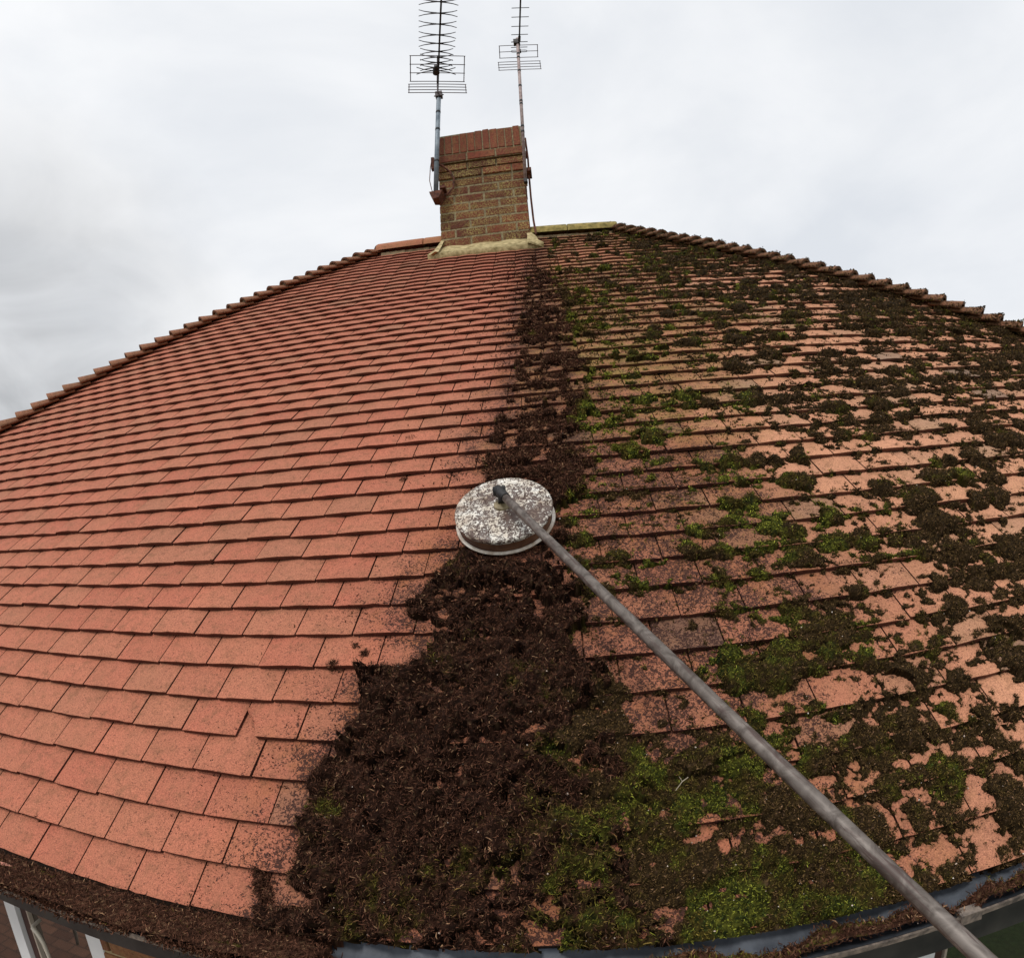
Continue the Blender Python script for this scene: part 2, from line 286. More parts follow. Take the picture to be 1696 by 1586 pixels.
def fields(x, s):
    """coverage, greenness, dirt, algae, pale, loose"""
    x = np.asarray(x, float); s = np.asarray(s, float); shp = x.shape
    f = shepard(x, s, [2, 3, 4, 5, 6]).reshape(shp + (5,))
    cov, grn, dirt, alg, pale = [f[..., i] for i in range(5)]
    L_ = lx(s) + (fbm(x * 22, s * 22, 3, 3) - 0.5) * 0.07 * np.clip(0.5 + s, .5, 1.2); R_ = rx(s) + (fbm(x * 11, s * 11, 8, 4, .6) - .5) * (.34 * sstep(.75, .55, s) + .10) - .03 * sstep(.55, .65, s)
    inl = sstep(L_ - 0.004, L_ + 0.02, x)                    # 0 on the cleaned part
    loose = inl * (1 - sstep(R_ - 0.03, R_ + 0.09, x))
    far = sstep(1.2, 3.9, s)
    lcov = 0.97 - 0.34 * sstep(1.2, 1.6, s) - 0.18 * sstep(2.6, 3.0, s) - 0.38 * sstep(3.5, 4.0, s)
    lcov = lcov * (1 - sstep(1.15, 1.4, s) * (1 - sstep(.28, .44, fbm(x * 9, s * 8, 44, 3))))
    # breaks in the heap that show in the photograph
    patchy = sstep(1.2, 0.9, s) * 0.0
    lcov = lcov - 0.30 * np.exp(-((s - 2.35) / .08) ** 2) - 0.35 * np.exp(-((s - 0.80) / .05) ** 2 - ((x - .62) / .1) ** 2) - .35 * np.exp(-((s - 1.9) / .06) ** 2)
    cov = cov * (1 - loose) + lcov * loose
    cov = cov * inl
    # top of the slope on the east side, towards the hip, is heavily grown
    hip = sstep(0.45, 0.05, XR(s) - x); cov = np.maximum(cov, hip * 0.66 * inl)
    top = sstep(3.2, 4.2, s) * sstep(1.3, 1.7, x); cov = np.maximum(cov, top * 0.5)
    cov = cov * (1 - sstep(4.6, 4.95, s) * 0.55)
    cov = np.where(loose < .5, np.clip(cov * (1 + .24 * sstep(.6, .3, s) * sstep(1.3, 1.1, x)), 0, .97), cov)
    grn = grn * (1 - loose) + (0.06 + 0.24 * sstep(.35, .1, s) + .22 * sstep(.6, .85, x) * sstep(.75, .55, s)) * loose
    dl = np.clip((L_ - x), 0, 9)
    cd = 0.50 * np.exp(-dl / 0.10) + 0.20 * np.exp(-dl / 0.6) + 0.06
    dirt = dirt * inl + cd * (1 - inl)
    alg = alg * inl + 0.03; pale = pale * inl * .85; grn = np.clip(grn + .16 * np.exp(-((x - 1.25) / .35) ** 2) * sstep(.7, 1.0, s) + .05, 0, 1)
    pale = pale * (1 - loose)
    dirt = np.maximum(np.clip(dirt * 1.45 * np.where(pale > .6, .8, 1), 0, 1), loose * 0.9)
    return cov, grn, dirt, alg, pale, loose, inl

# ------------------------------------------------------------------ house root
house = tag(empty('house', (0, 0, 0)), 'brick bungalow under a steep red clay tiled roof, half of it overgrown with moss', 'house')

# ------------------------------------------------------------------ clay tiles
V = []; F = []; A = {'tone': [], 'dirt': [], 'algae': [], 'pale': [], 'edge': []}; vb = 0
def tile_block(corner, width, v, tone, shape=None, jn=0.0, js=0.0, skew=0.0, nx=7, frame=None, clipx=None):
    """one tile of course v with its lower-left corner at x=corner"""
    global vb
    rows_ = np.array([0.0, 0.035, 0.075, 0.115, 0.19]); ny = len(rows_)
    xf = np.linspace(0, 1, nx); X, Y = np.meshgrid(xf, rows_)
    S = v * G + Y + js + skew * (X - 0.5)
    prof = (rng.random(nx) - 0.5) * 0.0016
    prof[0] += rng.random() * 0.0022; prof[-1] += rng.random() * 0.0022
    if rng.random() < 0.05:
        k = rng.integers(0, nx); prof[k] += rng.random() * 0.006
    if shape is not None: prof = prof + shape(xf)
    S[0] += prof; S[1] = np.maximum(S[1], S[0] + 0.004); S[2] = np.maximum(S[2], S[1] + 0.004)
    cam_ = (1 - (2 * X - 1) ** 2) * (0.0028 + 0.0022 * rng.random())
    Nn = 0.0020 - 0.147 * Y + cam_ + jn * (1 - Y / 0.19) + (rng.random((ny, nx)) - .5) * 0.0004
    T = 0.0145
    xx = corner + X * width
    if clipx is not None:
        xx = np.clip(xx, clipx[0](S), clipx[1](S))
    top = np.stack([xx, S, Nn], -1).reshape(-1, 3)
    bot = np.stack([xx, S, Nn - T], -1).reshape(-1, 3)
    m = nx * ny
    # separate rim vertices so the tail and the sides can carry grime and painted shade, the face neither
    rim_i = [j for j in range(nx)] + [i * nx + nx - 1 for i in range(1, ny)]
    P = np.concatenate([top, top[[*range(nx)]], bot[[*range(nx)]], top[[i * nx for i in range(ny)]], bot[[i * nx for i in range(ny)]], top[[i * nx + nx - 1 for i in range(ny)]], bot[[i * nx + nx - 1 for i in range(ny)]]])
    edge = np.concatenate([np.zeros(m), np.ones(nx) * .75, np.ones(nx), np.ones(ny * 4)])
    ff = []
    for i in range(ny - 1):
        for j in range(nx - 1):
            a = i * nx + j; ff.append((a, a + 1, a + nx + 1, a + nx))
    o = m
    for j in range(nx - 1): ff.append((o + nx + j, o + nx + j + 1, o + j + 1, o + j))
    o = m + 2 * nx
    for i in range(ny - 1): ff.append((o + i, o + i + 1, o + ny + i + 1, o + ny + i))
    o = o + 2 * ny
    for i in range(ny - 1): ff.append((o + ny + i, o + ny + i + 1, o + i + 1, o + i))
    V.append(P); F.append(np.array(ff) + vb); vb += len(P)
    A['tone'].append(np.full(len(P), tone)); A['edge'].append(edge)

def course_joints(v):
    xl = XL(v * G) - 0.2; xr = XR(v * G) + 0.2
    obs = sorted(OBS.get(v, []))
    if obs:
        J = [obs[0]]
        for a in obs[1:]:
            k = max(1, round((a - J[-1]) / TW)); b0 = J[-1]
            for q in range(1, k): J.append(b0 + (a - b0) * q / k + (rng.random() - .5) * .004)
            J.append(a)
    else:
        J = [0.08 * (v % 2) + (0.5 if v % 2 else 0) * 0 + (v * 0.0829) % TW + 0.0]
    while J[0] > xl: J.insert(0, J[0] - TW + (rng.random() - .5) * .004)
    while J[-1] < xr: J.append(J[-1] + TW + (rng.random() - .5) * .004)
    return J

for v in range(-1, NC):
    J = course_joints(max(v, 0)) if v >= 0 else [x + TW / 2 for x in course_joints(0)]
    for a, b in zip(J[:-1], J[1:]):
        if b < XL(v * G) or a > XR(v * G): continue
        if v == -1: continue
        gap = 0.0026 + 0.0030 * rng.random()
        mid = (a + b) / 2; s0 = v * G + .05
        r = rng.random(); tone = 0.32 + 0.68 * rng.random()
        if r < 0.010: tone = 0.19 + .08 * rng.random()
        east = mid > lx(s0)
        if east and r < 0.09: tone = 0.13 + 0.10 * rng.random()
        if east and r < 0.012: tone = 0.07 + 0.05 * rng.random()
        shape = None
        if v == 6 and a < 1.11 < b: tone = 0.01                       # the slate-grey replacement tile
        if v == 4 and abs(a - 0.05) < 0.07:                                   # tile with its lower corner broken off
            shape = lambda xf: np.interp(xf, [0, 0.05, 0.12, 0.2, 0.27, 0.33, 1], [0.074, 0.062, 0.056, 0.036, 0.028, 0.0, 0.0])
        near = s0 < 1.6
        tile_block(a + gap / 2, b - a - gap, v, tone, shape, jn=abs(rng.normal()) * 0.0016 + (0.004 if rng.random() < .03 else 0), js=rng.normal() * 0.0014,
                   skew=rng.normal() * 0.0012, nx=13 if shape else (8 if near else 5), clipx=(lambda s_: XL(s_) - 0.0, lambda s_: XR(s_) + 0.0))
P = np.concatenate(V); FF = np.concatenate(F)
cv = fields(P[:, 0], P[:, 1])
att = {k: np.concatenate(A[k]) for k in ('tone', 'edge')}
att['dirt'] = cv[2]; att['algae'] = cv[3]; att['pale'] = cv[4]
Wd = plane_to_world(P[:, 0], P[:, 1], P[:, 2])
base_n = len(Wd)

# side slopes and the back slope, tiled the same way but simply; each lies in its own plane through the hip
def tri_slope(apex, c0, c1, seed):
    """tiled triangular/trapezoid slope between an eave c0-c1 and an apex pair; returns verts/faces"""
    vv = []; ff = []; c0 = Vector(c0); c1 = Vector(c1); a0, a1 = Vector(apex[0]), Vector(apex[1])
    e = (c1 - c0).normalized(); mid0 = a0 - c0; up = (mid0 - e * mid0.dot(e)); Ls = up.length; up.normalize(); nn = e.cross(up).normalized()
    if nn.z < 0: nn = -nn
    nc = int(Ls / G)
    for v in range(nc):
        for t0_, t1_ in [(v * G, v * G + 0.15)]:
            f0 = min(t0_ / Ls, 1); f1 = min(t1_ / Ls, 1)
            l0 = c0.lerp(a0, f0); r0 = c1.lerp(a1, f0); l1 = c0.lerp(a0, f1); r1 = c1.lerp(a1, f1)
            W0 = (r0 - l0).length; k = max(1, int(W0 / TW)); off = (v % 2) * 0.5
            xs = [0] + [min(max((i + off) * TW, 0), W0) for i in range(k + 1)] + [W0]
            xs = sorted(set(round(x, 4) for x in xs))
            for xa, xb in zip(xs[:-1], xs[1:]):
                if xb - xa < 0.01: continue
                g_ = 0.0015; b0 = len(vv)
                h = 0.002 * random.random()
                for (x_, dn, dh) in ((xa + g_, 0, 0), (xb - g_, 0, 0)):
                    vv.append(l0 + e * x_ + nn * (0.001 + h)); vv.append(l0 + e * x_ + nn * (-0.012 + h))
                    q = l1 + e * max(0, min(x_ - (l1 - l0).dot(e), (r1 - l1).length)); vv.append(q + nn * (-0.019 + h))
                ff.append((b0, b0 + 3, b0 + 5, b0 + 2)); ff.append((b0 + 1, b0 + 4, b0 + 3, b0)); ff.append((b0 + 1, b0, b0 + 2, b0 + 2)) if False else None
    return [tuple(x) for x in vv], [f for f in ff if f]
RS = 51.2 * G
ridge_w = plane_to_world(XL(RS), RS, 0.0); ridge_e = plane_to_world(XR(RS), RS, 0.0)
eave_w = plane_to_world(XL(0), 0, 0.0); eave_e = plane_to_world(XR(0), 0, 0.0)
yb = ridge_w[1] * 2
bw = (eave_w[0], yb, EAVE); be = (eave_e[0], yb, EAVE)
sv, sf = [], []
for ap, c0, c1 in (((ridge_w, ridge_w), bw, eave_w), ((ridge_e, ridge_e), eave_e, be), ((ridge_e, ridge_w), be, bw)):
    a_, b_ = tri_slope(ap, c0, c1, 1); k = len(sv); sv += a_; sf += [tuple(i + k for i in f) for f in b_]
sv = np.array(sv); sf = np.array(sf)
allv = np.concatenate([Wd, sv]); allf = np.concatenate([FF, sf + base_n])
n2 = len(sv)
rt = np.repeat(rng.random((n2 + 5) // 6), 6)[:n2] * .7 + .3
att['tone'] = np.concatenate([att['tone'], rt]); att['edge'] = np.concatenate([att['edge'], np.zeros(n2)])
att['dirt'] = np.concatenate([att['dirt'], np.full(n2, .3)]); att['algae'] = np.concatenate([att['algae'], np.full(n2, .2)]); att['pale'] = np.concatenate([att['pale'], np.zeros(n2)])
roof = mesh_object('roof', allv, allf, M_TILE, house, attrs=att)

# boarding and underlay below the tiles
d = -0.034
def lowered(p, k=0.045): return (p[0], p[1], p[2] - k)
dm_ = MB()
ew_ = np.array(eave_w) * .985 + np.array(ridge_w) * .015; ee_ = np.array(eave_e) * .985 + np.array(ridge_e) * .015
pts_ = [lowered(ew_), lowered(ee_), lowered(ridge_e), lowered(ridge_w), lowered(be), lowered(bw)]
dm_.add(pts_, [(0, 1, 2, 3), (1, 4, 2), (4, 5, 3, 2), (5, 0, 3), (0, 5, 4, 1)])
dm_.build('roof_boarding', M_DECK, roof)

# ------------------------------------------------------------------ bonnet (hip) tiles
def bonnet_mesh(right):
    mb = MB(); seg = 12; Lb = 0.20
    for layer in (0, 1): pass
    rings = []
    for i, f_ in enumerate((0.0, 0.33, 0.66, 1.0)):
        r_ = 0.098 - 0.030 * f_; half = math.radians(72 - 10 * f_); zc = 0.074 - r_ - 0.060 * f_
        for rr in (r_, r_ - 0.018):
            ring = []
            for k in range(seg + 1):
                a = -half + 2 * half * k / seg
                ring.append((math.sin(a) * rr * 1.12, f_ * Lb, zc + math.cos(a) * rr))
            rings.append(ring)
    n_ = seg + 1; vv = [p for r in rings for p in r]; ff = []
    for i in range(3):
        for k in range(seg):
            o0 = (2 * i) * n_; o1 = (2 * i + 2) * n_
            ff.append((o0 + k, o0 + k + 1, o1 + k + 1, o1 + k)); ff.append((o0 + n_ + k + 1, o0 + n_ + k, o1 + n_ + k, o1 + n_ + k + 1))
        for k in (0, seg):
            o0 = (2 * i) * n_ + k; o1 = o0 + 2 * n_
            q = (o0, o1, o1 + n_, o0 + n_); ff.append(q if k == 0 else q[::-1])
    mb.add(vv, ff, 0)
    # tail: the thickness of the clay
    mb.add(rings[0] + rings[1], [(k, n_ + k, n_ + k + 1, k + 1) for k in range(seg)], 0)
    # bedding mortar set back inside the tail
    fan = [(0, 0.012, -0.075)] + [(p[0] * 0.99, 0.012, p[2]) for p in rings[1]]
    mb.add(fan, [(0, k + 1, k + 2) for k in range(seg)], 1)
    return mb
M_BON = clay('bonnet_clay')
def make_bonnet_mesh(name, dirt, alg):
    mb = bonnet_mesh(False); n_ = len(mb.v)
    o = mesh_object(name, np.array(mb.v), mb.f, [M_BON, M_MORTAR], None, mb.m, False,
                    attrs={'tone': np.full(n_, .30), 'dirt': np.full(n_, dirt), 'algae': np.full(n_, alg), 'pale': np.zeros(n_), 'edge': np.full(n_, .22)})
    for p in o.data.polygons: p.use_smooth = len(p.vertices) == 4
    return o
hip_spots = []
for side in ('w', 'e'):
    proto = [make_bonnet_mesh('hip_tile', *((.55, .25) if side == 'w' else (.85, .7))) for _ in range(2)]
    if side == 'w': proto[1].data.attributes['tone'].data.foreach_set('value', np.full(len(proto[1].data.vertices), .20, np.float32))
    else: proto[1].data.attributes['tone'].data.foreach_set('value', np.full(len(proto[1].data.vertices), .22, np.float32))
    used = [0, 0]
    fn = XL if side == 'w' else XR
    for v in range(0, NC + 1):
        s = v * G - 0.01
        p0 = Vector(plane_to_world(fn(s), s, 0.0)); p1 = Vector(plane_to_world(fn(s + .2), s + .2, 0.0))
        ax = (p1 - p0).normalized()
        n1 = Vector((0, -SP, CP)); yv = Vector((0, 1, 0)); n2_ = ax.cross(yv).normalized()
        if n2_.z < 0: n2_ = -n2_
        up = (n1 + n2_).normalized(); up = (up - ax * up.dot(ax)).normalized()
        sx = ax.cross(up).normalized()
        k = int(rng.random() < .4); o = proto[k] if used[k] == 0 else proto[k].copy()
        if used[k]: SC.collection.objects.link(o)
        used[k] += 1; o.parent = roof
        m4 = Matrix((sx, ax, up)).transposed().to_4x4()
        m4 = m4 @ Matrix.Rotation(rng.normal() * .018, 4, 'X') @ Matrix.Rotation(rng.normal() * .02, 4, 'Z')
        m4.translation = p0 + up * (0.004 + rng.normal() * .0025)
        o.matrix_world = m4
        hip_spots.append((side, p0.copy(), ax.copy(), up.copy(), sx.copy()))

# ------------------------------------------------------------------ ridge tiles (half round)
def ridge_piece(xa, xb, dirt, alg, tone, mt=None):
    seg = 12; r_ = 0.125; vv = []; ff = []
    for f_ in (0, .02, .5, .98, 1):
        x = xa + (xb - xa) * f_; k_ = 0.97 if f_ in (0, 1) else 1.0
        c = plane_to_world(np.clip(x, -1.3, 1.7), RS, 0.0)
        for rr in (r_ * k_, r_ * k_ - 0.016):
            for k in range(seg + 1):
                a = math.radians(-88 + 176 * k / seg)
                vv.append((x, c[1] + math.sin(a) * rr, c[2] - 0.055 + math.cos(a) * rr))
    n_ = seg + 1
    for i in range(4):
        for k in range(seg):
            o0 = 2 * i * n_; o1 = o0 + 2 * n_
            ff.append((o0 + k, o1 + k, o1 + k + 1, o0 + k + 1))
    for k in range(seg):
        ff.append((k, k + 1, n_ + k + 1, n_ + k)); o0 = 8 * n_; ff.append((o0 + k + 1, o0 + k, o0 + n_ + k, o0 + n_ + k + 1))
    fan0 = len(vv); vv.append((xa + .004, c[1], c[2] - .055)); vv.append((xb - .004, c[1], c[2] - .055))
    for k in range(seg):
        ff.append((fan0, n_ + k, n_ + k + 1)); ff.append((fan0 + 1, 9 * n_ + k + 1, 9 * n_ + k))
    nv = len(vv); mi = [0] * (len(ff) - 2 * seg) + [1] * (2 * seg)
    o = mesh_object('ridge_tile', np.array(vv), ff, [mt or M_RIDGE_, M_MORTAR], roof, mi, True,
                    attrs={'tone': np.full(nv, tone), 'dirt': np.full(nv, dirt), 'algae': np.full(nv, alg), 'pale': np.zeros(nv), 'edge': np.zeros(nv)})
    return o
M_RIDGE_ = clay('ridge_clay'); M_RMOSS = simple('mossy_ridge', (0.13, 0.105, 0.028), (0.36, 0.27, 0.085), 26, bs=.7, bd=.006, rough=.95)
rx0 = float(XL(RS)) - 0.03; rx1 = float(XR(RS)) + 0.06
ridge_piece(rx0, rx0 + 0.46, .3, .25, .42); ridge_piece(rx0 + .466, rx0 + .92, .2, .35, .5); ridge_piece(rx0 + .926, -0.02, .3, .35, .5)
ridge_piece(0.74, 1.14, .8, 1.0, .2, M_RMOSS); ridge_piece(1.146, rx1, .7, 1.0, .2, M_RMOSS)
# bedding mortar under the ridge
mb = MB()
for xa, xb in ((rx0 + .05, 0.0), (.7, rx1 - .05)):
    for i in range(8):
        a = xa + (xb - xa) * i / 8; b_ = xa + (xb - xa) * (i + 1) / 8
        c = plane_to_world((a + b_) / 2, RS, 0); j = rng.normal() * .004
        if i == 0: mb = MB()
        mb.box((a, c[1] - 0.100 + j, c[2] - .14), (b_, c[1] + 0.09, c[2] - .075))
    mb.build('ridge_bedding', M_MORTAR, roof)
# ------------------------------------------------------------------ moss
def tile_top(x, s):
    t = (s / G) % 1.0
    return -0.0138 * t
def cushions(x, s, p):
    """rounded cushions of several sizes, most of them rooted in the laps and joints; returns dome height, depth inside and a random per cushion"""
    wx = x + (fbm(x * 40, s * 40, 101, 4, .65) - .5) * 0.052; wsx = s + (fbm(x * 40, s * 40, 102, 4, .65) - .5) * 0.040
    best = np.full(x.shape, -1.0); hh = np.zeros(x.shape); rid = np.zeros(x.shape)
    clus = np.clip(1.0 + 3.2 * (fbm(x * 5.5, s * 7, 104, 3) - 0.5) * 1.6, 0.15, 2.4)
    for si, (c, flat) in enumerate(((0.090, .17), (0.052, .26), (0.030, .38), (0.018, .45))):
        cx_ = c * 1.25; ix = np.floor(wx / cx_); iy = np.floor(wsx / c)
        for ox in (-1, 0, 1):
            for oy in (-1, 0, 1):
                jx = (ix + ox).astype(np.int64); jy = (iy + oy).astype(np.int64)
                act = hash2(jx, jy, 201 + si) < np.clip(p * clus, 0, 1)
                px = (jx + .15 + .7 * hash2(jx, jy, 301 + si)) * cx_; py = (jy + .15 + .7 * hash2(jx, jy, 401 + si)) * c
                lap = np.round(py / G) * G + 0.006; py = py + (lap - py) * np.where(hash2(jx, jy, 501 + si) < .6, .75, 0.1)
                R_ = c * (.26 + .36 * hash2(jx, jy, 601 + si))
                q = np.sqrt(((wx - px) / 1.22) ** 2 + (wsx - py) ** 2) / R_
                v_ = np.where(act, 1 - q, -1.0)
                hd = R_ * (flat + .30) * np.sqrt(np.clip(1 - q * q, 0, 1))
                up_ = v_ > best; best = np.where(up_, v_, best); hh = np.where(act, np.maximum(hh, hd), hh); rid = np.where(up_, hash2(jx, jy, 701 + si), rid)
    return hh, best, rid

def moss_height(x, s):
    """height of moss above the tile faces (<=0: none) plus colour fields"""
    cov, grn, dirt, alg, pale, loose, inl = fields(x, s)
    ps = 1 + 0.25 * sstep(1.2, 3.5, s)
    p = -np.log(1 - np.clip(cov, 0, .97)) / 2.1
    hg, dg, rid = cushions(x, s, np.where(loose < .5, p, 0.0))
    a = fbm(x * 11 + 3, s * 15 + 1, 5, 3, .6); b = fbm(x * 38, s * 46, 9, 3, .6); c = vnoise(x * 95, s * 105, 21)
    F_ = 0.42 * a + 0.40 * b + 0.18 * c
    U = 1 / (1 + np.exp(-(F_ - 0.505) / 0.048))
    dl_ = U - (1 - cov)
    lump = fbm(x * 20, s * 20, 33, 3); fine = fbm(x * 90, s * 90, 35, 2); mid_ = fbm(x * 48, s * 48, 36, 2)
    hl = np.clip(dl_ / 0.22, 0, 1) ** 0.6 * (0.008 + 0.078 * np.clip(lump - .34, 0, 1) + .022 * np.clip(mid_ - .35, 0, 1)) * (0.9 + 0.35 * sstep(1.0, 0.2, s)) * (1 - .40 * sstep(1.1, 1.5, s))
    # where growth is nearly complete a low felt joins the cushions
    felt = sstep(.68, .85, cov) * (U > 1.12 - cov) * .006
    isl = loose > .5
    crust = np.clip((U - (1 - cov * .50)) / .25, 0, 1) ** .55 * (.004 + .010 * fbm(x * 17, s * 17, 40, 2)) * ps
    hgf = np.maximum(np.maximum(hg * ps, felt), crust)
    d = np.where(isl, dl_, np.maximum(np.maximum(dg * .5, U - (1 - cov * .50)), np.where(felt > 0.002, .1, -1)))
    h = np.where(isl, hl, hgf) + (fine - .5) * 0.005
    rd_ = np.hypot(x - .674, s - 1.084); h = h * (0.12 + 0.88 * sstep(.150, .185, rd_))
    h = np.where(d > 0, np.maximum(h, 0.001), np.clip(d, -.02, 0) - 0.0005)
    h = np.where(cov < 0.02, -0.02, h)
    grn = np.where(isl, grn, np.clip(grn + (rid - .5) * .55, 0, 1))
    return h, d, grn, loose, cov

def moss_color(n, x, s, grn, loose, tip):
    """per-strand base colour (linear)"""
    g1 = fbm(x * 9, s * 9, 60, 3); g2 = fbm(x * 30, s * 30, 61, 2)
    g = np.clip((g1 * .6 + g2 * .4 - 0.5) * 4.5 + (grn - 0.40 - .08 * sstep(.6, .4, s)) * 2.1 * (1 - loose) + (grn - .5) * 2.4 * loose + rng.normal(0, .22, n), 0, 1)
    lo_ = (loose > .5)[:, None]; brown = np.where(lo_, [0.042, 0.018, 0.011], [0.056, 0.035, 0.014]); red = np.where(lo_, [0.135, 0.058, 0.034], [0.130, 0.076, 0.028]); tan = np.array([0.27, 0.155, 0.085])
    olive = np.array([0.150, 0.115, 0.022]); green = np.array([0.195, 0.200, 0.028]); dgreen = np.array([0.045, 0.062, 0.014])
    k = rng.random(n)[:, None]
    bro = brown * (1 - k) + red * k
    bro = np.where((rng.random(n) < .06)[:, None], tan, bro)
    gr = np.where((g2 > .5)[:, None], green * (1 + .40 * sstep(.6, 1.0, s))[:, None], olive) * (0.55 + 0.75 * rng.random(n)[:, None]); gr = np.where((rng.random(n) < .3)[:, None], dgreen, gr)
    oli = olive * (0.35 + 0.6 * k) + brown * .25
    c = bro * (1 - np.clip(g * 2, 0, 1))[:, None] + oli * (np.clip(g * 2, 0, 1) - np.clip(g * 2 - 1, 0, 1))[:, None] + gr * np.clip(g * 2 - 1, 0, 1)[:, None]
    return c * (0.5 + 1.0 * rng.random(n) ** 1.5)[:, None]

def ribbons(Pw, ln, wd, normal, lift, color):
    """curled leafy strands: 3-pair ribbons at world points Pw"""
    n = len(Pw)
    d1 = rng.normal(size=(n, 3)); d1 /= np.linalg.norm(d1, axis=1, keepdims=True)
    d1 = d1 + normal * lift[:, None]; d1 /= np.linalg.norm(d1, axis=1, keepdims=True)
    r2 = rng.normal(size=(n, 3)) * 0.75; d2 = d1 + r2; d2 /= np.linalg.norm(d2, axis=1, keepdims=True)
    w_ = np.cross(d1, rng.normal(size=(n, 3))); w_ /= np.linalg.norm(w_, axis=1, keepdims=True) + 1e-9
    hw = (wd * 0.5)[:, None]; L1 = (ln * .5)[:, None]
    p1 = Pw + d1 * L1; p2 = p1 + d2 * L1
    vv = np.stack([Pw - w_ * hw * .7, Pw + w_ * hw * .7, p1 - w_ * hw, p1 + w_ * hw, p2 - w_ * hw * .35, p2 + w_ * hw * .35], 1).reshape(-1, 3)
    base = np.arange(n)[:, None] * 6
    ff = np.concatenate([base + np.array([0, 1, 3, 2]), base + np.array([2, 3, 5, 4])], 1).reshape(-1, 4)
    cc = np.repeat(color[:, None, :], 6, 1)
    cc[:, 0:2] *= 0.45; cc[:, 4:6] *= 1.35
    return vv, ff, cc.reshape(-1, 3)

NRM = np.array([0, -SP, CP])
SV, SF, SCOL = {'moss': [], 'loose_moss': []}, {'moss': [], 'loose_moss': []}, {'moss': [], 'loose_moss': []}
cnt = {'moss': 0, 'loose_moss': 0}
def push(key, vv, ff, cc):
    SV[key].append(vv); SF[key].append(ff + cnt[key]); SCOL[key].append(cc); cnt[key] += len(vv)

# cushions: lumpy solid bodies, in three bands of grid size
for s0, s1, res in ((-0.012, 1.0, 0.0050), (1.0, 2.4, 0.0085), (2.4, 5.02, 0.0135)):
    ns = int((s1 - s0) / res) + 2; x0 = 0.1 if s0 < 1.2 else 0.3; x1 = 2.5 + 0.75 * s1 if s0 < 2 else 4.0
    nx_ = int((x1 - x0) / res) + 2
    xs = x0 + np.arange(nx_) * res; ss = s0 + np.arange(ns) * res
    X, S = np.meshgrid(xs, ss); Xj = X + (vnoise(X * 200, S * 200, 70) - .5) * res * .7; Sj = S + (vnoise(X * 200, S * 200, 71) - .5) * res * .7
    h, d_, grn, loose, cov = moss_height(Xj, Sj)
    okp = (Xj < XR(Sj) - 0.02)
    h = np.where(okp, h, -0.02); d_ = np.where(okp, d_, -1)
    z = np.where(h > 0, tile_top(Xj, Sj) * np.clip(1 - h / 0.02, 0, 1) + h, tile_top(Xj, Sj) - 0.006)
    P3 = plane_to_world(Xj, Sj, z).reshape(-1, 3)
    q = (h > 0)
    keep = q[:-1, :-1] | q[1:, :-1] | q[:-1, 1:] | q[1:, 1:]
    i, j = np.nonzero(keep); a = i * nx_ + j
    faces = np.stack([a, a + 1, a + nx_ + 1, a + nx_], 1)
    fl = loose[i, j] > .5
    n = P3.shape[0]
    colr = moss_color(n, Xj.ravel(), Sj.ravel(), grn.ravel(), loose.ravel(), 0) * 0.24  # body colour darkened to paint shade into the gaps between strands
    for key, sel in (('moss', ~fl), ('loose_moss', fl)):
        f_ = faces[sel]; used_, inv = np.unique(f_, return_inverse=True)
        push(key, P3[used_], inv.reshape(-1, 4), colr[used_])

# strands over the cushions
def strand_zone(s0, s1, x0, x1, count, ln, wd):
    x = x0 + rng.random(count) * (x1 - x0); s = s0 + rng.random(count) * (s1 - s0)
    h, d_, grn, loose, cov = moss_height(x, s)
    k = (h > 0) & (x < XR(s) - .02); x, s, h, grn, loose, d_ = x[k], s[k], h[k], grn[k], loose[k], d_[k]; n = len(x)
    z = tile_top(x, s) * np.clip(1 - h / 0.02, 0, 1) + h * (0.80 + 0.25 * rng.random(n))
    Pw = plane_to_world(x, s, z); lo = loose > .5
    lnv = ln * (0.55 + 0.9 * rng.random(n)) * np.where(lo, 1.1, 0.72) * np.clip(.55 + d_ * 3, .5, 1); wdv = wd * (0.7 + 0.6 * rng.random(n)) * np.where(lo, .9, 1.0)
    col = moss_color(n, x, s, grn, loose, 1)
    nrm = np.broadcast_to(NRM, (n, 3)) * 1.0
    for key, sel in (('moss', ~lo), ('loose_moss', lo)):
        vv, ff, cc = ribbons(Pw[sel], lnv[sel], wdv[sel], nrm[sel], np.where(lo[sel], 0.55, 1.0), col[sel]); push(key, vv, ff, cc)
strand_zone(-0.01, 0.35, 0.1, 2.2, 115000, 0.0095, 0.0019)
strand_zone(0.35, 0.8, 0.2, 2.4, 110000, 0.0095, 0.0019)
strand_zone(0.8, 1.5, 0.4, 3.0, 120000, 0.011, 0.0024)
strand_zone(1.5, 2.6, 0.5, 3.6, 95000, 0.0125, 0.0038)
strand_zone(1.15, 2.6, 0.45, 1.15, 80000, 0.013, 0.0032)
strand_zone(2.5, 4.1, 0.55, 1.15, 40000, 0.015, 0.0050)
strand_zone(2.6, 5.0, 0.5, 3.4, 80000, 0.0135, 0.0060)

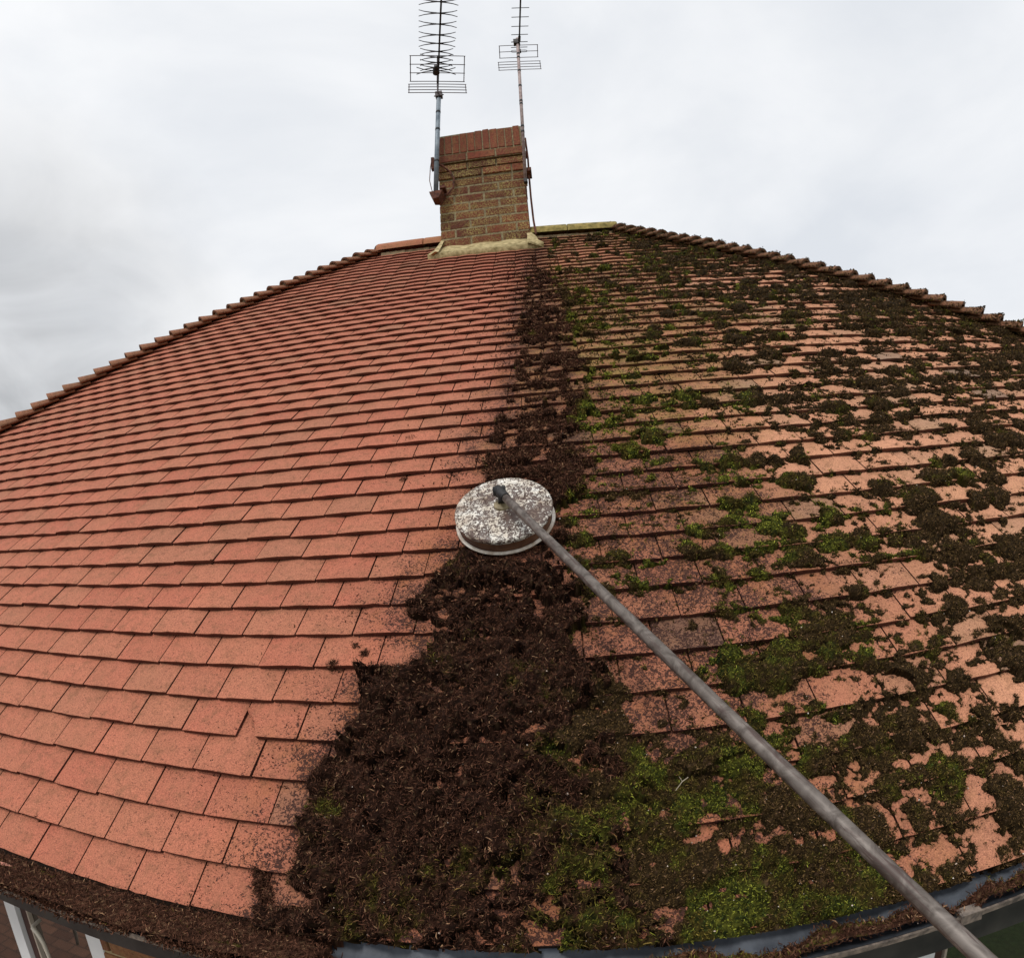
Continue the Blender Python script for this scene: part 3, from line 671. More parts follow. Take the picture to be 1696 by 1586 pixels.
# crumbs and single strands thrown on to the cleaned tiles and over the growth
def crumbs(count, near_edge=True):
    s = (rng.random(count) ** 1.7) * 4.2
    dist = rng.exponential(0.11, count)
    x = lx(s) - dist + 0.05
    k = (x > XL(s) + .1); x, s = x[k], s[k]; n = len(x)
    cl = fbm(x * 20, s * 20, 90, 3); k = cl > .44 + .0; x, s = x[k], s[k]; n = len(x)
    z = tile_top(x, s) + 0.0035
    Pw = plane_to_world(x, s, z); sc_ = 1 + .55 * s
    col = moss_color(n, x, s, np.zeros(n), np.ones(n), 1) * .7
    vv, ff, cc = ribbons(Pw, 0.006 * sc_ * (.5 + rng.random(n)), 0.0021 * sc_ * (.5 + rng.random(n)), np.broadcast_to(NRM, (n, 3)), np.full(n, 0.05), col)
    push('loose_moss', vv, ff, cc)
crumbs(9000)
# small crumbs all over the tiles just east of the heap
def east_crumbs(count):
    s = rng.random(count) ** 1.2 * 3.6; x = rx(s) + rng.random(count) ** 1.5 * (.35 + .16 * s)
    cl = fbm(x * 26, s * 26, 93, 3); k = cl > .46; x, s = x[k], s[k]; n = len(x); sc_ = 1 + .45 * s
    Pw = plane_to_world(x, s, tile_top(x, s) + 0.0035)
    vv, ff, cc = ribbons(Pw, 0.0065 * sc_ * (.5 + rng.random(n)), 0.0030 * sc_ * (.5 + rng.random(n)), np.broadcast_to(NRM, (n, 3)), np.full(n, .12), moss_color(n, x, s, np.full(n, .22), np.zeros(n), 1) * .8)
    push('moss', vv, ff, cc)
east_crumbs(26000)
for cx_, cs_, r_, n_ in ((0.33, 0.635, .013, 260), (.255, .60, .016, 260), (.30, .66, .012, 160), (.46, .80, .014, 120), (.215, .075, .02, 500), (.235, .05, .018, 400), (.20, .095, .012, 200), (-0.30, 0.99, .008, 30), (-.62, 0.985, .008, 30), (-.455, .098, .007, 70), (.3, 1.36, .012, 60), (.28, 1.62, .02, 60)):
    x = cx_ + rng.normal(size=n_) * r_ * .6; s = cs_ + rng.normal(size=n_) * r_ * .5
    hgt = np.exp(-(((x - cx_) ** 2 + (s - cs_) ** 2) / r_ ** 2)) * r_ * .9
    Pw = plane_to_world(x, s, tile_top(x, s) + 0.002 + hgt * rng.random(n_))
    vv, ff, cc = ribbons(Pw, 0.008 * (.5 + rng.random(n_)), 0.0022 * (.5 + rng.random(n_)), np.broadcast_to(NRM, (n_, 3)), np.full(n_, .3), moss_color(n_, x, s, np.zeros(n_), np.ones(n_), 1))
    push('loose_moss', vv, ff, cc)

# moss growing over the east hip tiles
for side, p0, ax, up, sx in hip_spots:
    if side != 'e': continue
    m_ = 620 if p0.z < EAVE + 2.0 else 380
    a = rng.normal(size=m_) * 0.9; f_ = rng.random(m_) * .18
    k = vnoise(a * 3 + p0.x * 40, f_ * 20 + p0.z * 30, 5) > .35; a = np.clip(a[k], -1.15, 1.15); f_ = f_[k]; n = len(a)
    axn, upn, sxn = np.array(ax), np.array(up), np.array(sx)
    rr = 0.100 - .03 * f_ / .2
    Pw = np.array(p0) + axn * f_[:, None] + sxn * (np.sin(a) * rr * 1.12)[:, None] + upn * (0.078 - .098 + .0 + np.cos(a) * rr - .059 * f_ / .2 + .002)[:, None]
    nr = upn * np.cos(a)[:, None] + sxn * np.sin(a)[:, None]
    g_ = np.full(n, .26)
    vv, ff, cc = ribbons(Pw, 0.009 * (.5 + rng.random(n)), 0.0095 * (.5 + rng.random(n)), nr, np.full(n, .5), moss_color(n, Pw[:, 0], Pw[:, 2], g_, np.zeros(n), 1) * .8)
    push('moss', vv, ff, cc)

for key in ('moss', 'loose_moss'):
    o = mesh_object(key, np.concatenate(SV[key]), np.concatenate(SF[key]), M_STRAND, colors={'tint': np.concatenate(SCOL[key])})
    tag(o, 'green and brown moss cushions growing over the uncleaned tiles' if key == 'moss' else 'heap of dark brown moss brushed off the tiles beside the round cleaning head', 'moss' if key == 'moss' else 'loose moss', kind='stuff')

# ------------------------------------------------------------------ brick material
def brickmat(name, a, b_, lichen=0.5, mossy=0.3):
    m, t, b = mat(name, rough=0.92, spec=0.2); P = objco(t)
    tn = attr(t, 'tone').outputs['Fac']
    c = mixc(t, tn, a, b_)
    n1 = noise(t, P, 40, 4, .65); c = mixc(t, maprange(t, n1, .45, .7, 0, .55), c, (0.055, 0.030, 0.022))
    n2 = noise(t, P, 75, 4, .7, .6); nb = noise(t, P, 4.2, 3)
    k = math_(t, 'MULTIPLY', maprange(t, n2, .475, .56), maprange(t, nb, .36, .58, 0.18, 1.0))
    c = mixc(t, math_(t, 'MULTIPLY', k, lichen), c, (0.38, 0.30, 0.11))
    n3 = noise(t, P, 22, 4, .7); c = mixc(t, maprange(t, n3, .58, .70, 0, mossy), c, (0.16, 0.15, 0.035))
    t.links.new(c, b.inputs['Base Color']); bump(t, b, math_(t, 'ADD', n1, n2), .8, .005)
    return m
M_BRICK = brickmat('chimney_brick', (0.085, 0.022, 0.018), (0.22, 0.052, 0.032), .9, .6)
M_BRICKTOP = brickmat('chimney_top_brick', (0.17, 0.048, 0.032), (0.27, 0.075, 0.045), .25, .3)
M_BMORT = simple('lichened_mortar', (0.13, 0.095, 0.05), (0.33, 0.27, 0.14), 45, bs=.6)
M_WALLB = brickmat('house_wall_brick', (0.20, 0.085, 0.045), (0.36, 0.17, 0.08), .15, .1)
M_WMORT = simple('wall_mortar', (0.30, 0.22, 0.11), (0.42, 0.32, 0.17), 50, bs=.5)
M_FIL = simple('cement_fillet', (0.17, 0.125, 0.040), (0.54, 0.43, 0.22), 23, bs=.6, bd=.006, lo=.3, hi=.6)

class Bricks:
    def __init__(s): s.v = []; s.f = []; s.t = []; s.m = []
    def brick(s, lo, hi, tone, mi=0, j=0.0015, cham=0.004):
        lo = np.array(lo) + rng.normal(size=3) * j * .5; hi = np.array(hi) + rng.normal(size=3) * j * .5
        b = len(s.v); c = cham
        # box with chamfered, slightly worn edges on every side
        pts = []
        for z, zi in ((lo[2], 0), (hi[2], 1)):
            for y, yi in ((lo[1], 0), (hi[1], 1)):
                for x, xi in ((lo[0], 0), (hi[0], 1)):
                    cx = c * (1 - 2 * xi) * (0.6 + .8 * rng.random()); cy = c * (1 - 2 * yi) * (0.6 + .8 * rng.random()); cz = c * (1 - 2 * zi) * (0.6 + .8 * rng.random())
                    pts += [(x, y + cy, z + cz), (x + cx, y, z + cz), (x + cx, y + cy, z)]
        idx = lambda xi, yi, zi, k: b + ((zi * 2 + yi) * 2 + xi) * 3 + k
        f = []
        for xi in (0, 1): q = [idx(xi, 0, 0, 0), idx(xi, 1, 0, 0), idx(xi, 1, 1, 0), idx(xi, 0, 1, 0)]; f.append(q[::-1] if xi == 0 else q)
        for yi in (0, 1): q = [idx(0, yi, 0, 1), idx(1, yi, 0, 1), idx(1, yi, 1, 1), idx(0, yi, 1, 1)]; f.append(q if yi == 0 else q[::-1])
        for zi in (0, 1): q = [idx(0, 0, zi, 2), idx(1, 0, zi, 2), idx(1, 1, zi, 2), idx(0, 1, zi, 2)]; f.append(q[::-1] if zi == 0 else q)
        for yi in (0, 1):
            for zi in (0, 1): f.append([idx(0, yi, zi, 1), idx(1, yi, zi, 1), idx(1, yi, zi, 2), idx(0, yi, zi, 2)])
        for xi in (0, 1):
            for zi in (0, 1): f.append([idx(xi, 0, zi, 0), idx(xi, 1, zi, 0), idx(xi, 1, zi, 2), idx(xi, 0, zi, 2)])
        for xi in (0, 1):
            for yi in (0, 1): f.append([idx(xi, yi, 0, 0), idx(xi, yi, 1, 0), idx(xi, yi, 1, 1), idx(xi, yi, 0, 1)])
        for xi in (0, 1):
            for yi in (0, 1):
                for zi in (0, 1): f.append([idx(xi, yi, zi, 0), idx(xi, yi, zi, 1), idx(xi, yi, zi, 2)])
        s.v += pts; s.f += [tuple(q) for q in f]; s.t += [tone] * 24; s.m += [mi] * len(f)
    def core(s, lo, hi, mi=1):
        b = len(s.v); s.v += [(x, y, z) for z in (lo[2], hi[2]) for y in (lo[1], hi[1]) for x in (lo[0], hi[0])]
        f = [(0, 2, 3, 1), (4, 5, 7, 6), (0, 1, 5, 4), (2, 6, 7, 3), (0, 4, 6, 2), (1, 3, 7, 5)]
        s.f += [tuple(i + b for i in q) for q in f]; s.t += [.5] * 8; s.m += [mi] * 6
    def build(s, name, mats, parent): return mesh_object(name, np.array(s.v), s.f, mats, parent, s.m, False, attrs={'tone': s.t})

def brick_box(B, x0, x1, y0, y1, z0, z1, bh=0.0925, bl=0.285, depth=0.10, joint=0.016, off0=0, lean=None):
    nrow = max(1, round((z1 - z0) / bh)); bh = (z1 - z0) / nrow
    for r in range(nrow):
        za = z0 + r * bh + joint / 2; zb = z0 + (r + 1) * bh - joint / 2
        o = ((r + off0) % 2) * 0.5 * bl
        for face in (0, 1, 2, 3):
            A_, B_ = (x0, x1) if face < 2 else (y0 + depth, y1 - depth)
            p = A_ - o
            while p < B_ - .02:
                a = max(p, A_) + (joint / 2 if p > A_ else 0); b_ = min(p + bl, B_) - (joint / 2 if p + bl < B_ else 0)
                if b_ - a > .03:
                    tn = rng.random()
                    if face == 0: B.brick((a, y0, za), (b_, y0 + depth, zb), tn)
                    elif face == 1: B.brick((a, y1 - depth, za), (b_, y1, zb), tn)
                    elif face == 2: B.brick((x0, a, za), (x0 + depth, b_, zb), tn)
                    else: B.brick((x1 - depth, a, za), (x1, b_, zb), tn)
                p += bl

# ------------------------------------------------------------------ chimney
CX0, CX1, CY0, CY1 = -0.030, 0.800, 3.560, 4.06
Zb, Zc, Zt = EAVE + 2.95, EAVE + 4.285, EAVE + 4.655
B = Bricks()
B.core((CX0 + .006, CY0 + .0025, Zb), (CX1 - .006, CY1 - .006, Zc))
brick_box(B, CX0, CX1, CY0, CY1, Zb, Zc - .19)
brick_box(B, CX0 + .0, CX1 + .006, CY0 - .014, CY1 + .012, Zc - .186, Zc, off0=1)
chimney = B.build('chimney', [M_BRICK, M_BMORT], house)
B = Bricks(); B.core((CX0 + .012, CY0 - .026, Zc + .004), (CX1 + .012, CY1 + .02, Zt - .012))
zz = Zc + .105
brick_box(B, CX0 + .004, CX1 + .018, CY0 - .034, CY1 + .03, Zc + .003, zz, off0=0)
p = CX0 + .004; k = 0
while p < CX1:
    wv = 0.0755
    top = Zt - 0.010 + .008 * math.sin(k * 1.3) + (.0 if p > .15 else -.025)
    B.brick((p, CY0 - .034, zz + .006), (p + wv - .010, CY0 + .07, top), rng.random(), j=.003); B.brick((p, CY1 - .07, zz + .006), (p + wv - .010, CY1 + .03, top), rng.random())
    p += wv; k += 1
q = CY0 + .08
while q < CY1 - .08:
    B.brick((CX0 + .004, q, zz + .006), (CX0 + .1, q + .066, Zt - .01), rng.random()); B.brick((CX1 - .08, q, zz + .006), (CX1 + .018, q + .066, Zt - .005), rng.random()); q += .0755
B.build('brick_cap', [M_BRICKTOP, M_BMORT], chimney)

# cement fillet round the foot of the chimney, lumpy and lichened
def fillet():
    vv = []; ff = []; path = []
    # outer edge on the tiles and inner edge on the brick, walked round front and both sides
    for x in np.linspace(-0.10, 0.905, 22): path.append(((x, 4.53 + .012 * math.sin(x * 9)), (float(np.clip(x, CX0 + .0, CX1)), CY0 + .012, None)))
    n = len(path)
    prof = 6
    for (xo, so), (xi, yi, _) in path:
        o = plane_to_world(xo, so, 0.004); zi = plane_to_world(xi, CY0 / CP, 0)[2] + 0.025 + .006 * math.sin(xi * 23)
        o2 = plane_to_world(xo, so + .01, 0.035)
        pts = [plane_to_world(xo, so, -.01), o2]
        for f_ in (0.35, 0.7, 1.0):
            pts.append((o2[0] * (1 - f_) + xi * f_, o2[1] * (1 - f_) + yi * f_, o2[2] * (1 - f_) + zi * f_ + .012 * math.sin(f_ * math.pi)))
        pts.append((xi, yi + .05, zi))
        vv += [tuple(np.array(p_) + rng.normal(size=3) * .0022) for p_ in pts]
    for i in range(n - 1):
        for k in range(prof - 1):
            a = i * prof + k; ff.append((a, a + prof, a + prof + 1, a + 1))
    # the two cheeks running up to the ridge
    for xs_, xw, sg in ((-0.10, CX0, -1), (0.905, CX1, 1)):
        b0 = len(vv); m_ = 7
        for i in range(m_):
            f_ = i / (m_ - 1); s_ = 4.53 + (5.05 - 4.53) * f_; wd_ = (0.075 if sg < 0 else .095) * (1 - .55 * f_)
            o = plane_to_world(xw + sg * wd_, s_, 0.003); q_ = plane_to_world(xw, s_, 0.055)
            o_ = plane_to_world(xw + sg * wd_ * .85, s_, 0.018)
            for p_ in (o, o_, q_, plane_to_world(xw - sg * .03, s_, .055)): vv.append(tuple(np.array(p_) + rng.normal(size=3) * .003))
        for i in range(m_ - 1):
            for k in range(3):
                a = b0 + i * 4 + k; q_ = (a, a + 4, a + 5, a + 1); ff.append(q_ if sg > 0 else q_[::-1])
        ff.append((b0, b0 + 1, b0 + 2, b0 + 3))
    return mesh_object('cement_fillet', np.array(vv), ff, M_FIL, chimney, None, True)
fillet()

# ------------------------------------------------------------------ aerials
M_GALV = simple('galvanised_mast', (0.15, 0.19, 0.23), (0.30, 0.35, 0.39), 14, rough=.5, bs=.15, metal=.3)
M_PINK = simple('weathered_alloy_mast', (0.24, 0.17, 0.16), (0.46, 0.37, 0.35), 25, rough=.6, bs=.2, metal=.2)
M_DARK = simple('weathered_aerial_alloy', (0.016, 0.014, 0.016), (0.05, 0.042, 0.042), 60, rough=.6, bs=0)
M_REFL = simple('aerial_reflector_alloy', (0.055, 0.042, 0.048), (0.12, 0.09, 0.09), 40, rough=.6, bs=0)
M_TAPE = simple('black_tape', (0.012, 0.012, 0.014), (0.02, 0.02, 0.022), 40, rough=.5, bs=0)
M_RUST = simple('rusted_steel', (0.045, 0.018, 0.012), (0.17, 0.060, 0.035), 35, rough=.9, bs=.5)
def W3(x, y, z): return Vector((x, y, z + EAVE))

def mast(parent, a, b, rad, mt, bands):
    m = MB(); m.tube([a, b], rad, 14); m.build('mast', mt, parent, True)
    for f_ in bands:
        p_ = a.lerp(b, f_); dd = (b - a).normalized(); m = MB(); m.tube([p_ - dd * .012, p_ + dd * .012], rad + .0015, 14); m.build('tape_band', M_TAPE, parent, True)

def reflector(parent, apex, fwd, side, up, half, length, nb, ang, nm='reflector_panel', rad=.0042):
    """a panel of rods leaning out from the apex line; ang>0 up, <0 down"""
    m = MB(); dirv = (fwd * math.cos(ang) + up * math.sin(ang)).normalized()
    for i in range(nb):
        p_ = apex + dirv * (length * i / (nb - 1)) + dirv * .018
        m.tube([p_ - side * half, p_ + side * half], rad, 6)
    for s_ in (-1, 1):
        m.tube([apex + dirv * .018 + side * half * s_ * .97, apex + dirv * (length + .018) + side * half * s_ * .97], rad * 1.1, 6)
    m.tube([apex, apex + dirv * (length + .02)], rad * 1.5, 6)
    m.build(nm, M_REFL, parent)

# left aerial: high-gain with X directors
ae = tag(empty('tv_aerial', W3(-0.04, 3.45, 3.86)), 'large rooftop television aerial with rows of X shaped elements on a thick grey mast', 'aerial', 'television aerials on the chimney')
MB0, MB1 = W3(-0.042, 3.452, 3.862), W3(0.018, 3.45, 5.165)
def child(fn): return fn
mast(ae, MB0 - ae.location, MB1 - ae.location, .0235, M_GALV, (.31, .62, .80, .96))
o_ = ae.location
clampP = W3(0.018, 3.45, 5.144) - o_
fwd = Vector((0.232, -0.973, 0)).normalized(); side = Vector((0.973, 0.232, 0)).normalized(); up = Vector((0, 0, 1))
boom0 = W3(0.0, 3.47, 5.16) - o_; boom1 = W3(0.0, 3.47, 5.16) + fwd * 1.75 - o_
m = MB(); m.tube([boom0 - fwd * .03, boom1], .0085, 8); m.tube([boom0 + fwd * .40 + up * .02, boom1], .006, 6); m.build('boom', M_DARK, ae, True)
m = MB(); m.box(clampP - Vector((.035, .03, .03)), clampP + Vector((.035, .03, .035))); m.tube([clampP - Vector((.05, 0, .0)), clampP + Vector((.05, 0, 0))], .006, 6); m.tube([clampP - Vector((.045, .03, .035)), clampP + Vector((.045, -.03, -.035))], .005, 6); m.build('mast_clamp', M_REFL, ae)
apex = W3(0.036, 3.285, 5.15) - o_
reflector(ae, apex, fwd, side, up, .275, .255, 4, math.radians(42)); reflector(ae, apex, fwd, side, up, .29, .16, 4, math.radians(-78))
dip = W3(0.060, 3.12, 5.15) - o_
m = MB(); m.tube([dip - up * .035, dip + up * .03], .034, 12); m.tube([dip + fwd * .04 - up * .02, dip + fwd * .04 + up * .03], .022, 10)
m.build('dipole_box', M_DARK, ae, True)
for s_ in (-1, 1):
    m = MB()
    for u_ in (-1, 1): m.tube([dip + side * .02 * s_, dip + side * .12 * s_ + up * .018 * u_, dip + side * .19 * s_ + up * .05 * u_], .0045, 6)
    m.build('dipole_arm', M_DARK, ae)
def director(c_, hw, parent, mt):
    m = MB()
    for s_ in (-1, 1):
        for u_ in (-1, 1):
            m.tube([c_ + side * .012 * s_, c_ + side * hw * .38 * s_ + up * .010 * u_, c_ + side * hw * .72 * s_ + up * .024 * u_, c_ + side * hw * s_ + up * .046 * u_], [.0075, .0055, .0042, .0036], 5)
    m.tube([c_ - side * hw * .36, c_ + side * hw * .36], .0065, 6)
    return m.build('director', mt, parent)
ds = [.040, .106, .174, .245, .343, .443, .567, .688, .811, .935, 1.06, 1.18, 1.30]
for i, q_ in enumerate(ds):
    c_ = dip + fwd * q_; director(c_, .168 if i > 3 else .155, ae, M_DARK)
# bracket: rusty cradle, strap and lashing wire on the chimney corner
br = MB()
c0 = W3(-0.045, 3.45, 3.845) - o_
br.add([c0 + Vector(v_) for v_ in ((-.055, -.03, .045), (.075, -.035, .045), (-.02, -.035, -.045), (.035, -.035, -.035), (-.055, .02, .045), (.085, .10, .045), (-.02, .07, -.045), (.035, .10, -.035))], [(0, 2, 3, 1), (4, 5, 7, 6), (0, 4, 6, 2), (1, 3, 7, 5), (2, 6, 7, 3), (0, 1, 5, 4)])
br.build('cradle', M_RUST, ae)
br = MB(); br.tube([W3(*p_) - o_ for p_ in ((-.085, 3.50, 4.31), (-.03, 3.49, 4.26), (.02, 3.50, 4.24), (.09, 3.525, 4.17), (.125, 3.53, 4.08), (.115, 3.53, 3.98), (.06, 3.51, 3.90), (.0, 3.48, 3.86))], .010, 6); br.tube([W3(*p_) - o_ for p_ in ((-.03, 3.47, 4.26), (.03, 3.54, 4.27))], .008, 6)
br.build('strap', M_RUST, ae)
br = MB(); br.tube([W3(*p_) - o_ for p_ in ((-.075, 3.47, 4.32), (-.09, 3.46, 4.20), (-.10, 3.46, 4.05), (-.08, 3.46, 3.93), (-.05, 3.46, 3.88))], .004, 6)
br.tube([W3(*p_) - o_ for p_ in ((.115, 3.535, 4.05), (.4, 3.545, 4.04), (.79, 3.545, 4.03), (.84, 3.58, 4.03))], .0022, 5)
br.build('lashing_wire', M_RUST, ae)
br = MB(); br.box(W3(-.085, 3.47, 4.20) - o_, W3(-.055, 3.52, 4.34) - o_); br.build('bracket_plate', M_RUST, ae); br = MB(); br.box(W3(.0, 3.44, 3.93) - o_, W3(.05, 3.55, 3.96) - o_); br.build('bracket_plate', M_RUST, ae)

# right aerial: plain yagi
a2 = tag(empty('tv_aerial', W3(0.815, 3.45, 3.9)), 'small rooftop television aerial with plain rods on a thin pinkish mast', 'aerial', 'television aerials on the chimney')
o_ = a2.location
mast(a2, W3(0.805, 3.45, 3.90) - o_, W3(0.884, 3.45, 5.86) - o_, .0165, M_PINK, (.30, .335, .49, .51, .62, .735, .84, .87))
m = MB(); m.box(W3(.79, 3.43, 3.87) - o_, W3(.825, 3.47, 3.905) - o_); m.build('mast_foot', M_TAPE, a2)
fwd = Vector((0.105, -0.994, 0)).normalized(); side = Vector((0.994, 0.105, 0)).normalized()
b0 = W3(0.872, 3.70, 5.777) - o_; m = MB(); m.tube([b0, b0 + fwd * 1.25], .0085, 8); m.tube([b0 + fwd * .28, b0 + fwd * .30 - up * .0 + fwd * .05], .014, 8); m.build('boom', M_DARK, a2, True)
cp = W3(0.878, 3.45, 5.80) - o_
m = MB(); m.box(cp - Vector((.04, .025, .035)), cp + Vector((.03, .025, .03))); m.tube([cp - Vector((.06, 0, -.01)), cp + Vector((.03, 0, .01))], .006, 6); m.build('mast_clamp', M_DARK, a2)
apex = W3(0.876, 3.675, 5.777) - o_
reflector(a2, apex, fwd, side, up, .215, .135, 3, math.radians(42), rad=.0038); reflector(a2, apex - up * .02, fwd, side, up, .235, .12, 4, math.radians(-95), rad=.0038)
dp = apex + fwd * .115
m = MB(); pts_ = []
for k in range(21):
    a = 2 * math.pi * k / 20; pts_.append(dp + side * (.085 * (abs(math.cos(a)) ** .35) * (1 if math.cos(a) > 0 else -1)) + up * .018 * (abs(math.sin(a)) ** .5) * (1 if math.sin(a) > 0 else -1))
m.tube(pts_, .0028, 6, cap=False); m.box(dp - Vector((.02, .015, .02)), dp + Vector((.02, .015, .02))); m.build('folded_dipole', M_DARK, a2)
for q_ in (.17, .245, .345, .455, .575, .69, .80, .91):
    m = MB(); c_ = apex + fwd * q_; m.tube([c_ - side * .088, c_ + side * .088], .0042, 6); m.build('director', M_DARK, a2)
# bracket and downlead
br = MB(); br.box(W3(.80, 3.47, 4.02) - o_, W3(.87, 3.60, 4.06) - o_); br.build('bracket', M_RUST, a2); br = MB(); br.box(W3(.80, 3.47, 4.235) - o_, W3(.84, 3.56, 4.26) - o_); br.build('bracket', M_RUST, a2); br = MB(); br.box(W3(.835, 3.52, 3.93) - o_, W3(.85, 3.57, 4.10) - o_); br.build('bracket', M_RUST, a2)
br = MB(); br.tube([W3(*p_) - o_ for p_ in ((.845, 3.62, 4.55), (.85, 3.64, 4.3), (.842, 3.62, 4.05), (.838, 3.60, 3.8), (.840, 3.60, 3.55), (.850, 3.58, 3.38))], .011, 6); br.build('aerial_cable', M_RUST, a2)

# ------------------------------------------------------------------ the round cleaning head on its pole
hm, t, b = mat('dirty_white_enamel', rough=.42, spec=.5); P_ = objco(t)
g1 = noise(t, P_, 88, 3, .62, 1.4); g2 = noise(t, P_, 10, 3, .6)
thr = maprange(t, g2, .34, .60, .555, .425)
spk = maprange(t, math_(t, 'SUBTRACT', g1, thr), 0, .02)
c = mixc(t, maprange(t, noise(t, P_, 22, 4), .38, .62), (0.60, 0.52, 0.42), (0.82, 0.79, 0.72))
g3 = noise(t, P_, 16, 4, .65, .5); c = mixc(t, maprange(t, g3, .47, .62, 0, .8), c, (0.20, 0.115, 0.065)); c = mixc(t, math_(t, 'MULTIPLY', spk, .93), c, (0.070, 0.034, 0.024)); t.links.new(c, b.inputs['Base Color'])
bump(t, b, spk, .8, .003)
M_ENAMEL = hm
M_RIM = simple('stained_rim', (0.30, 0.20, 0.12), (0.68, 0.62, 0.54), 24, rough=.22, bs=.2, spec=.8)
M_SKIRT = simple('brown_skirt', (0.10, 0.035, 0.020), (0.26, 0.12, 0.055), 18, rough=.6, bs=.3)
M_BLACK = simple('black_rubber', (0.010, 0.009, 0.010), (0.03, 0.028, 0.028), 30, rough=.6, bs=.2)
pm, t, b = mat('scratched_grey_pole', rough=.5, spec=.5, metal=.25); P_ = objco(t)
mpn = N(t, 'ShaderNodeMapping'); t.links.new(P_, mpn.inputs['Vector']); mpn.inputs['Scale'].default_value = (1, 1, .10)
st = noise(t, mpn.outputs[0], 90, 5, .65, .8); n2 = noise(t, P_, 26, 4, .6, 1.0)
c = mixc(t, maprange(t, n2, .35, .65), (0.060, 0.045, 0.036), (0.20, 0.170, 0.148))
c = mixc(t, maprange(t, st, .54, .62, 0, .85), c, (0.070, 0.042, 0.035)); c = mixc(t, maprange(t, st, .30, .22, 0, .5), c, (0.42, 0.40, 0.38))
t.links.new(c, b.inputs['Base Color']); bump(t, b, st, .35, .0015)
M_POLE = pm
cl = tag(empty('cleaning_head', plane_to_world(.676, 1.065, 0)), 'round dirty white cleaning head on a long grey pole lying on the roof tiles', 'surface cleaner')
def P2W(x, s, n): return Vector(plane_to_world(x, s, n))
nrm = Vector((0, -SP, CP)); ex = Vector((1, 0, 0)); es = Vector((0, CP, SP))
Cc = P2W(.674, 1.084, 0)
tilt = (nrm + es * 0.02 + ex * -.02).normalized(); e1 = (ex - tilt * ex.dot(tilt)).normalized(); e2 = tilt.cross(e1)
def lathe(prof, seg=64):
    vv = []; ff = []
    for r_, z_ in prof:
        for k in range(seg):
            a = 2 * math.pi * k / seg; vv.append(Cc + e1 * math.cos(a) * r_ + e2 * math.sin(a) * r_ + tilt * z_ - cl.location)
    for i in range(len(prof) - 1):
        for k in range(seg):
            a = i * seg + k; b_ = i * seg + (k + 1) % seg; ff.append((a, b_, b_ + seg, a + seg))
    return vv, ff
def lathe_obj(name, prof, mt, close=True):
    vv, ff = lathe(prof); m = MB(); m.add(vv, ff)
    if close: m.f.append(tuple(range(len(vv) - 64, len(vv))))
    o = m.build(name, mt, cl, True); return o
lathe_obj('disc_cover', [(.146, .050), (.1475, .056), (.146, .062), (.138, .0655), (.120, .067), (.09, .069), (.05, .071), (.02, .072)], M_ENAMEL)
lathe_obj('skirt', [(.139, .018), (.142, .034), (.1455, .0505)], M_SKIRT, False)
lathe_obj('bottom_rim', [(.140, .0125), (.149, .0125), (.1515, .0155), (.149, .018), (.141, .0185)], M_RIM, False)
lathe_obj('brush_ring', [(.135, .001), (.140, .014)], M_BLACK, False)
lathe_obj('hub_plate', [(.026, .072), (.026, .076), (.022, .078), (.004, .0785)], simple('hub_brass', (0.16, .12, .06), (.36, .29, .17), 40, rough=.5, bs=.3))
nd_ = 1500; ra_ = .140 * np.sqrt(rng.random(nd_)); aa_ = 2 * math.pi * rng.random(nd_); kd_ = vnoise(np.cos(aa_) * ra_ * 55 + 9, np.sin(aa_) * ra_ * 55 + 9, 6) > .52; ra_, aa_ = ra_[kd_], aa_[kd_]; nd_ = len(ra_)
pdsk = np.array(Cc - cl.location) + np.cos(aa_)[:, None] * ra_[:, None] * np.array(e1) + np.sin(aa_)[:, None] * ra_[:, None] * np.array(e2) + np.array(tilt) * (.0665 + .005 * (1 - ra_ / .14))[:, None]
vvd, ffd, ccd = ribbons(pdsk, .0055 * (.5 + rng.random(nd_)), .0022 * (.5 + rng.random(nd_)), np.broadcast_to(np.array(tilt), (nd_, 3)), np.full(nd_, .12), moss_color(nd_, pdsk[:, 0], pdsk[:, 1], np.zeros(nd_), np.ones(nd_), 1))
dob = mesh_object('splattered_dirt', vvd, ffd, M_STRAND, cl, colors={'tint': ccd}); dob['kind'] = 'stuff'
hub = Cc + e2 * .026 + e1 * -.008 + tilt * .075; pe = W3(1.270, -0.354, .201); ph = W3(.692, .665, .812)
m = MB(); m.tube([p_ - cl.location for p_ in (Cc + tilt * .078, Cc + e2 * .02 + tilt * .085, hub + tilt * .02, hub + tilt * .035)], [.013, .012, .015, .013], 10)
m.tube([hub + tilt * .03 - e1 * .016 - cl.location, hub + tilt * .03 + e1 * .02 - cl.location], .015, 10)
m.build('swivel', M_BLACK, cl, True)
pd = (pe - ph).normalized(); pend = pe + pd * .95
pts_ = [hub + tilt * .03, ph.lerp(pe, .05) + Vector((0, 0, .0))]
nseg = 26; s0p = hub + tilt * .03
poleP = [s0p.lerp(pend, k / nseg) for k in range(nseg + 1)]
m = MB(); m.tube([p_ - cl.location for p_ in (s0p - pd * .012, s0p + pd * .055)], .0145, 14); m.build('pole_socket', M_BLACK, cl, True)
# pole: own frame so the streaks run along it
Lp = (pend - s0p).length; m = MB(); m.tube([Vector((0, 0, 0.03 + (Lp - .03) * k / nseg)) for k in range(nseg + 1)], [.0119 + .0003 * math.sin(k * 1.7) for k in range(nseg + 1)], 20)
po = m.build('pole', M_POLE, cl, True); po.location = s0p - cl.location; po.rotation_euler = pd.to_track_quat('Z', 'Y').to_euler()

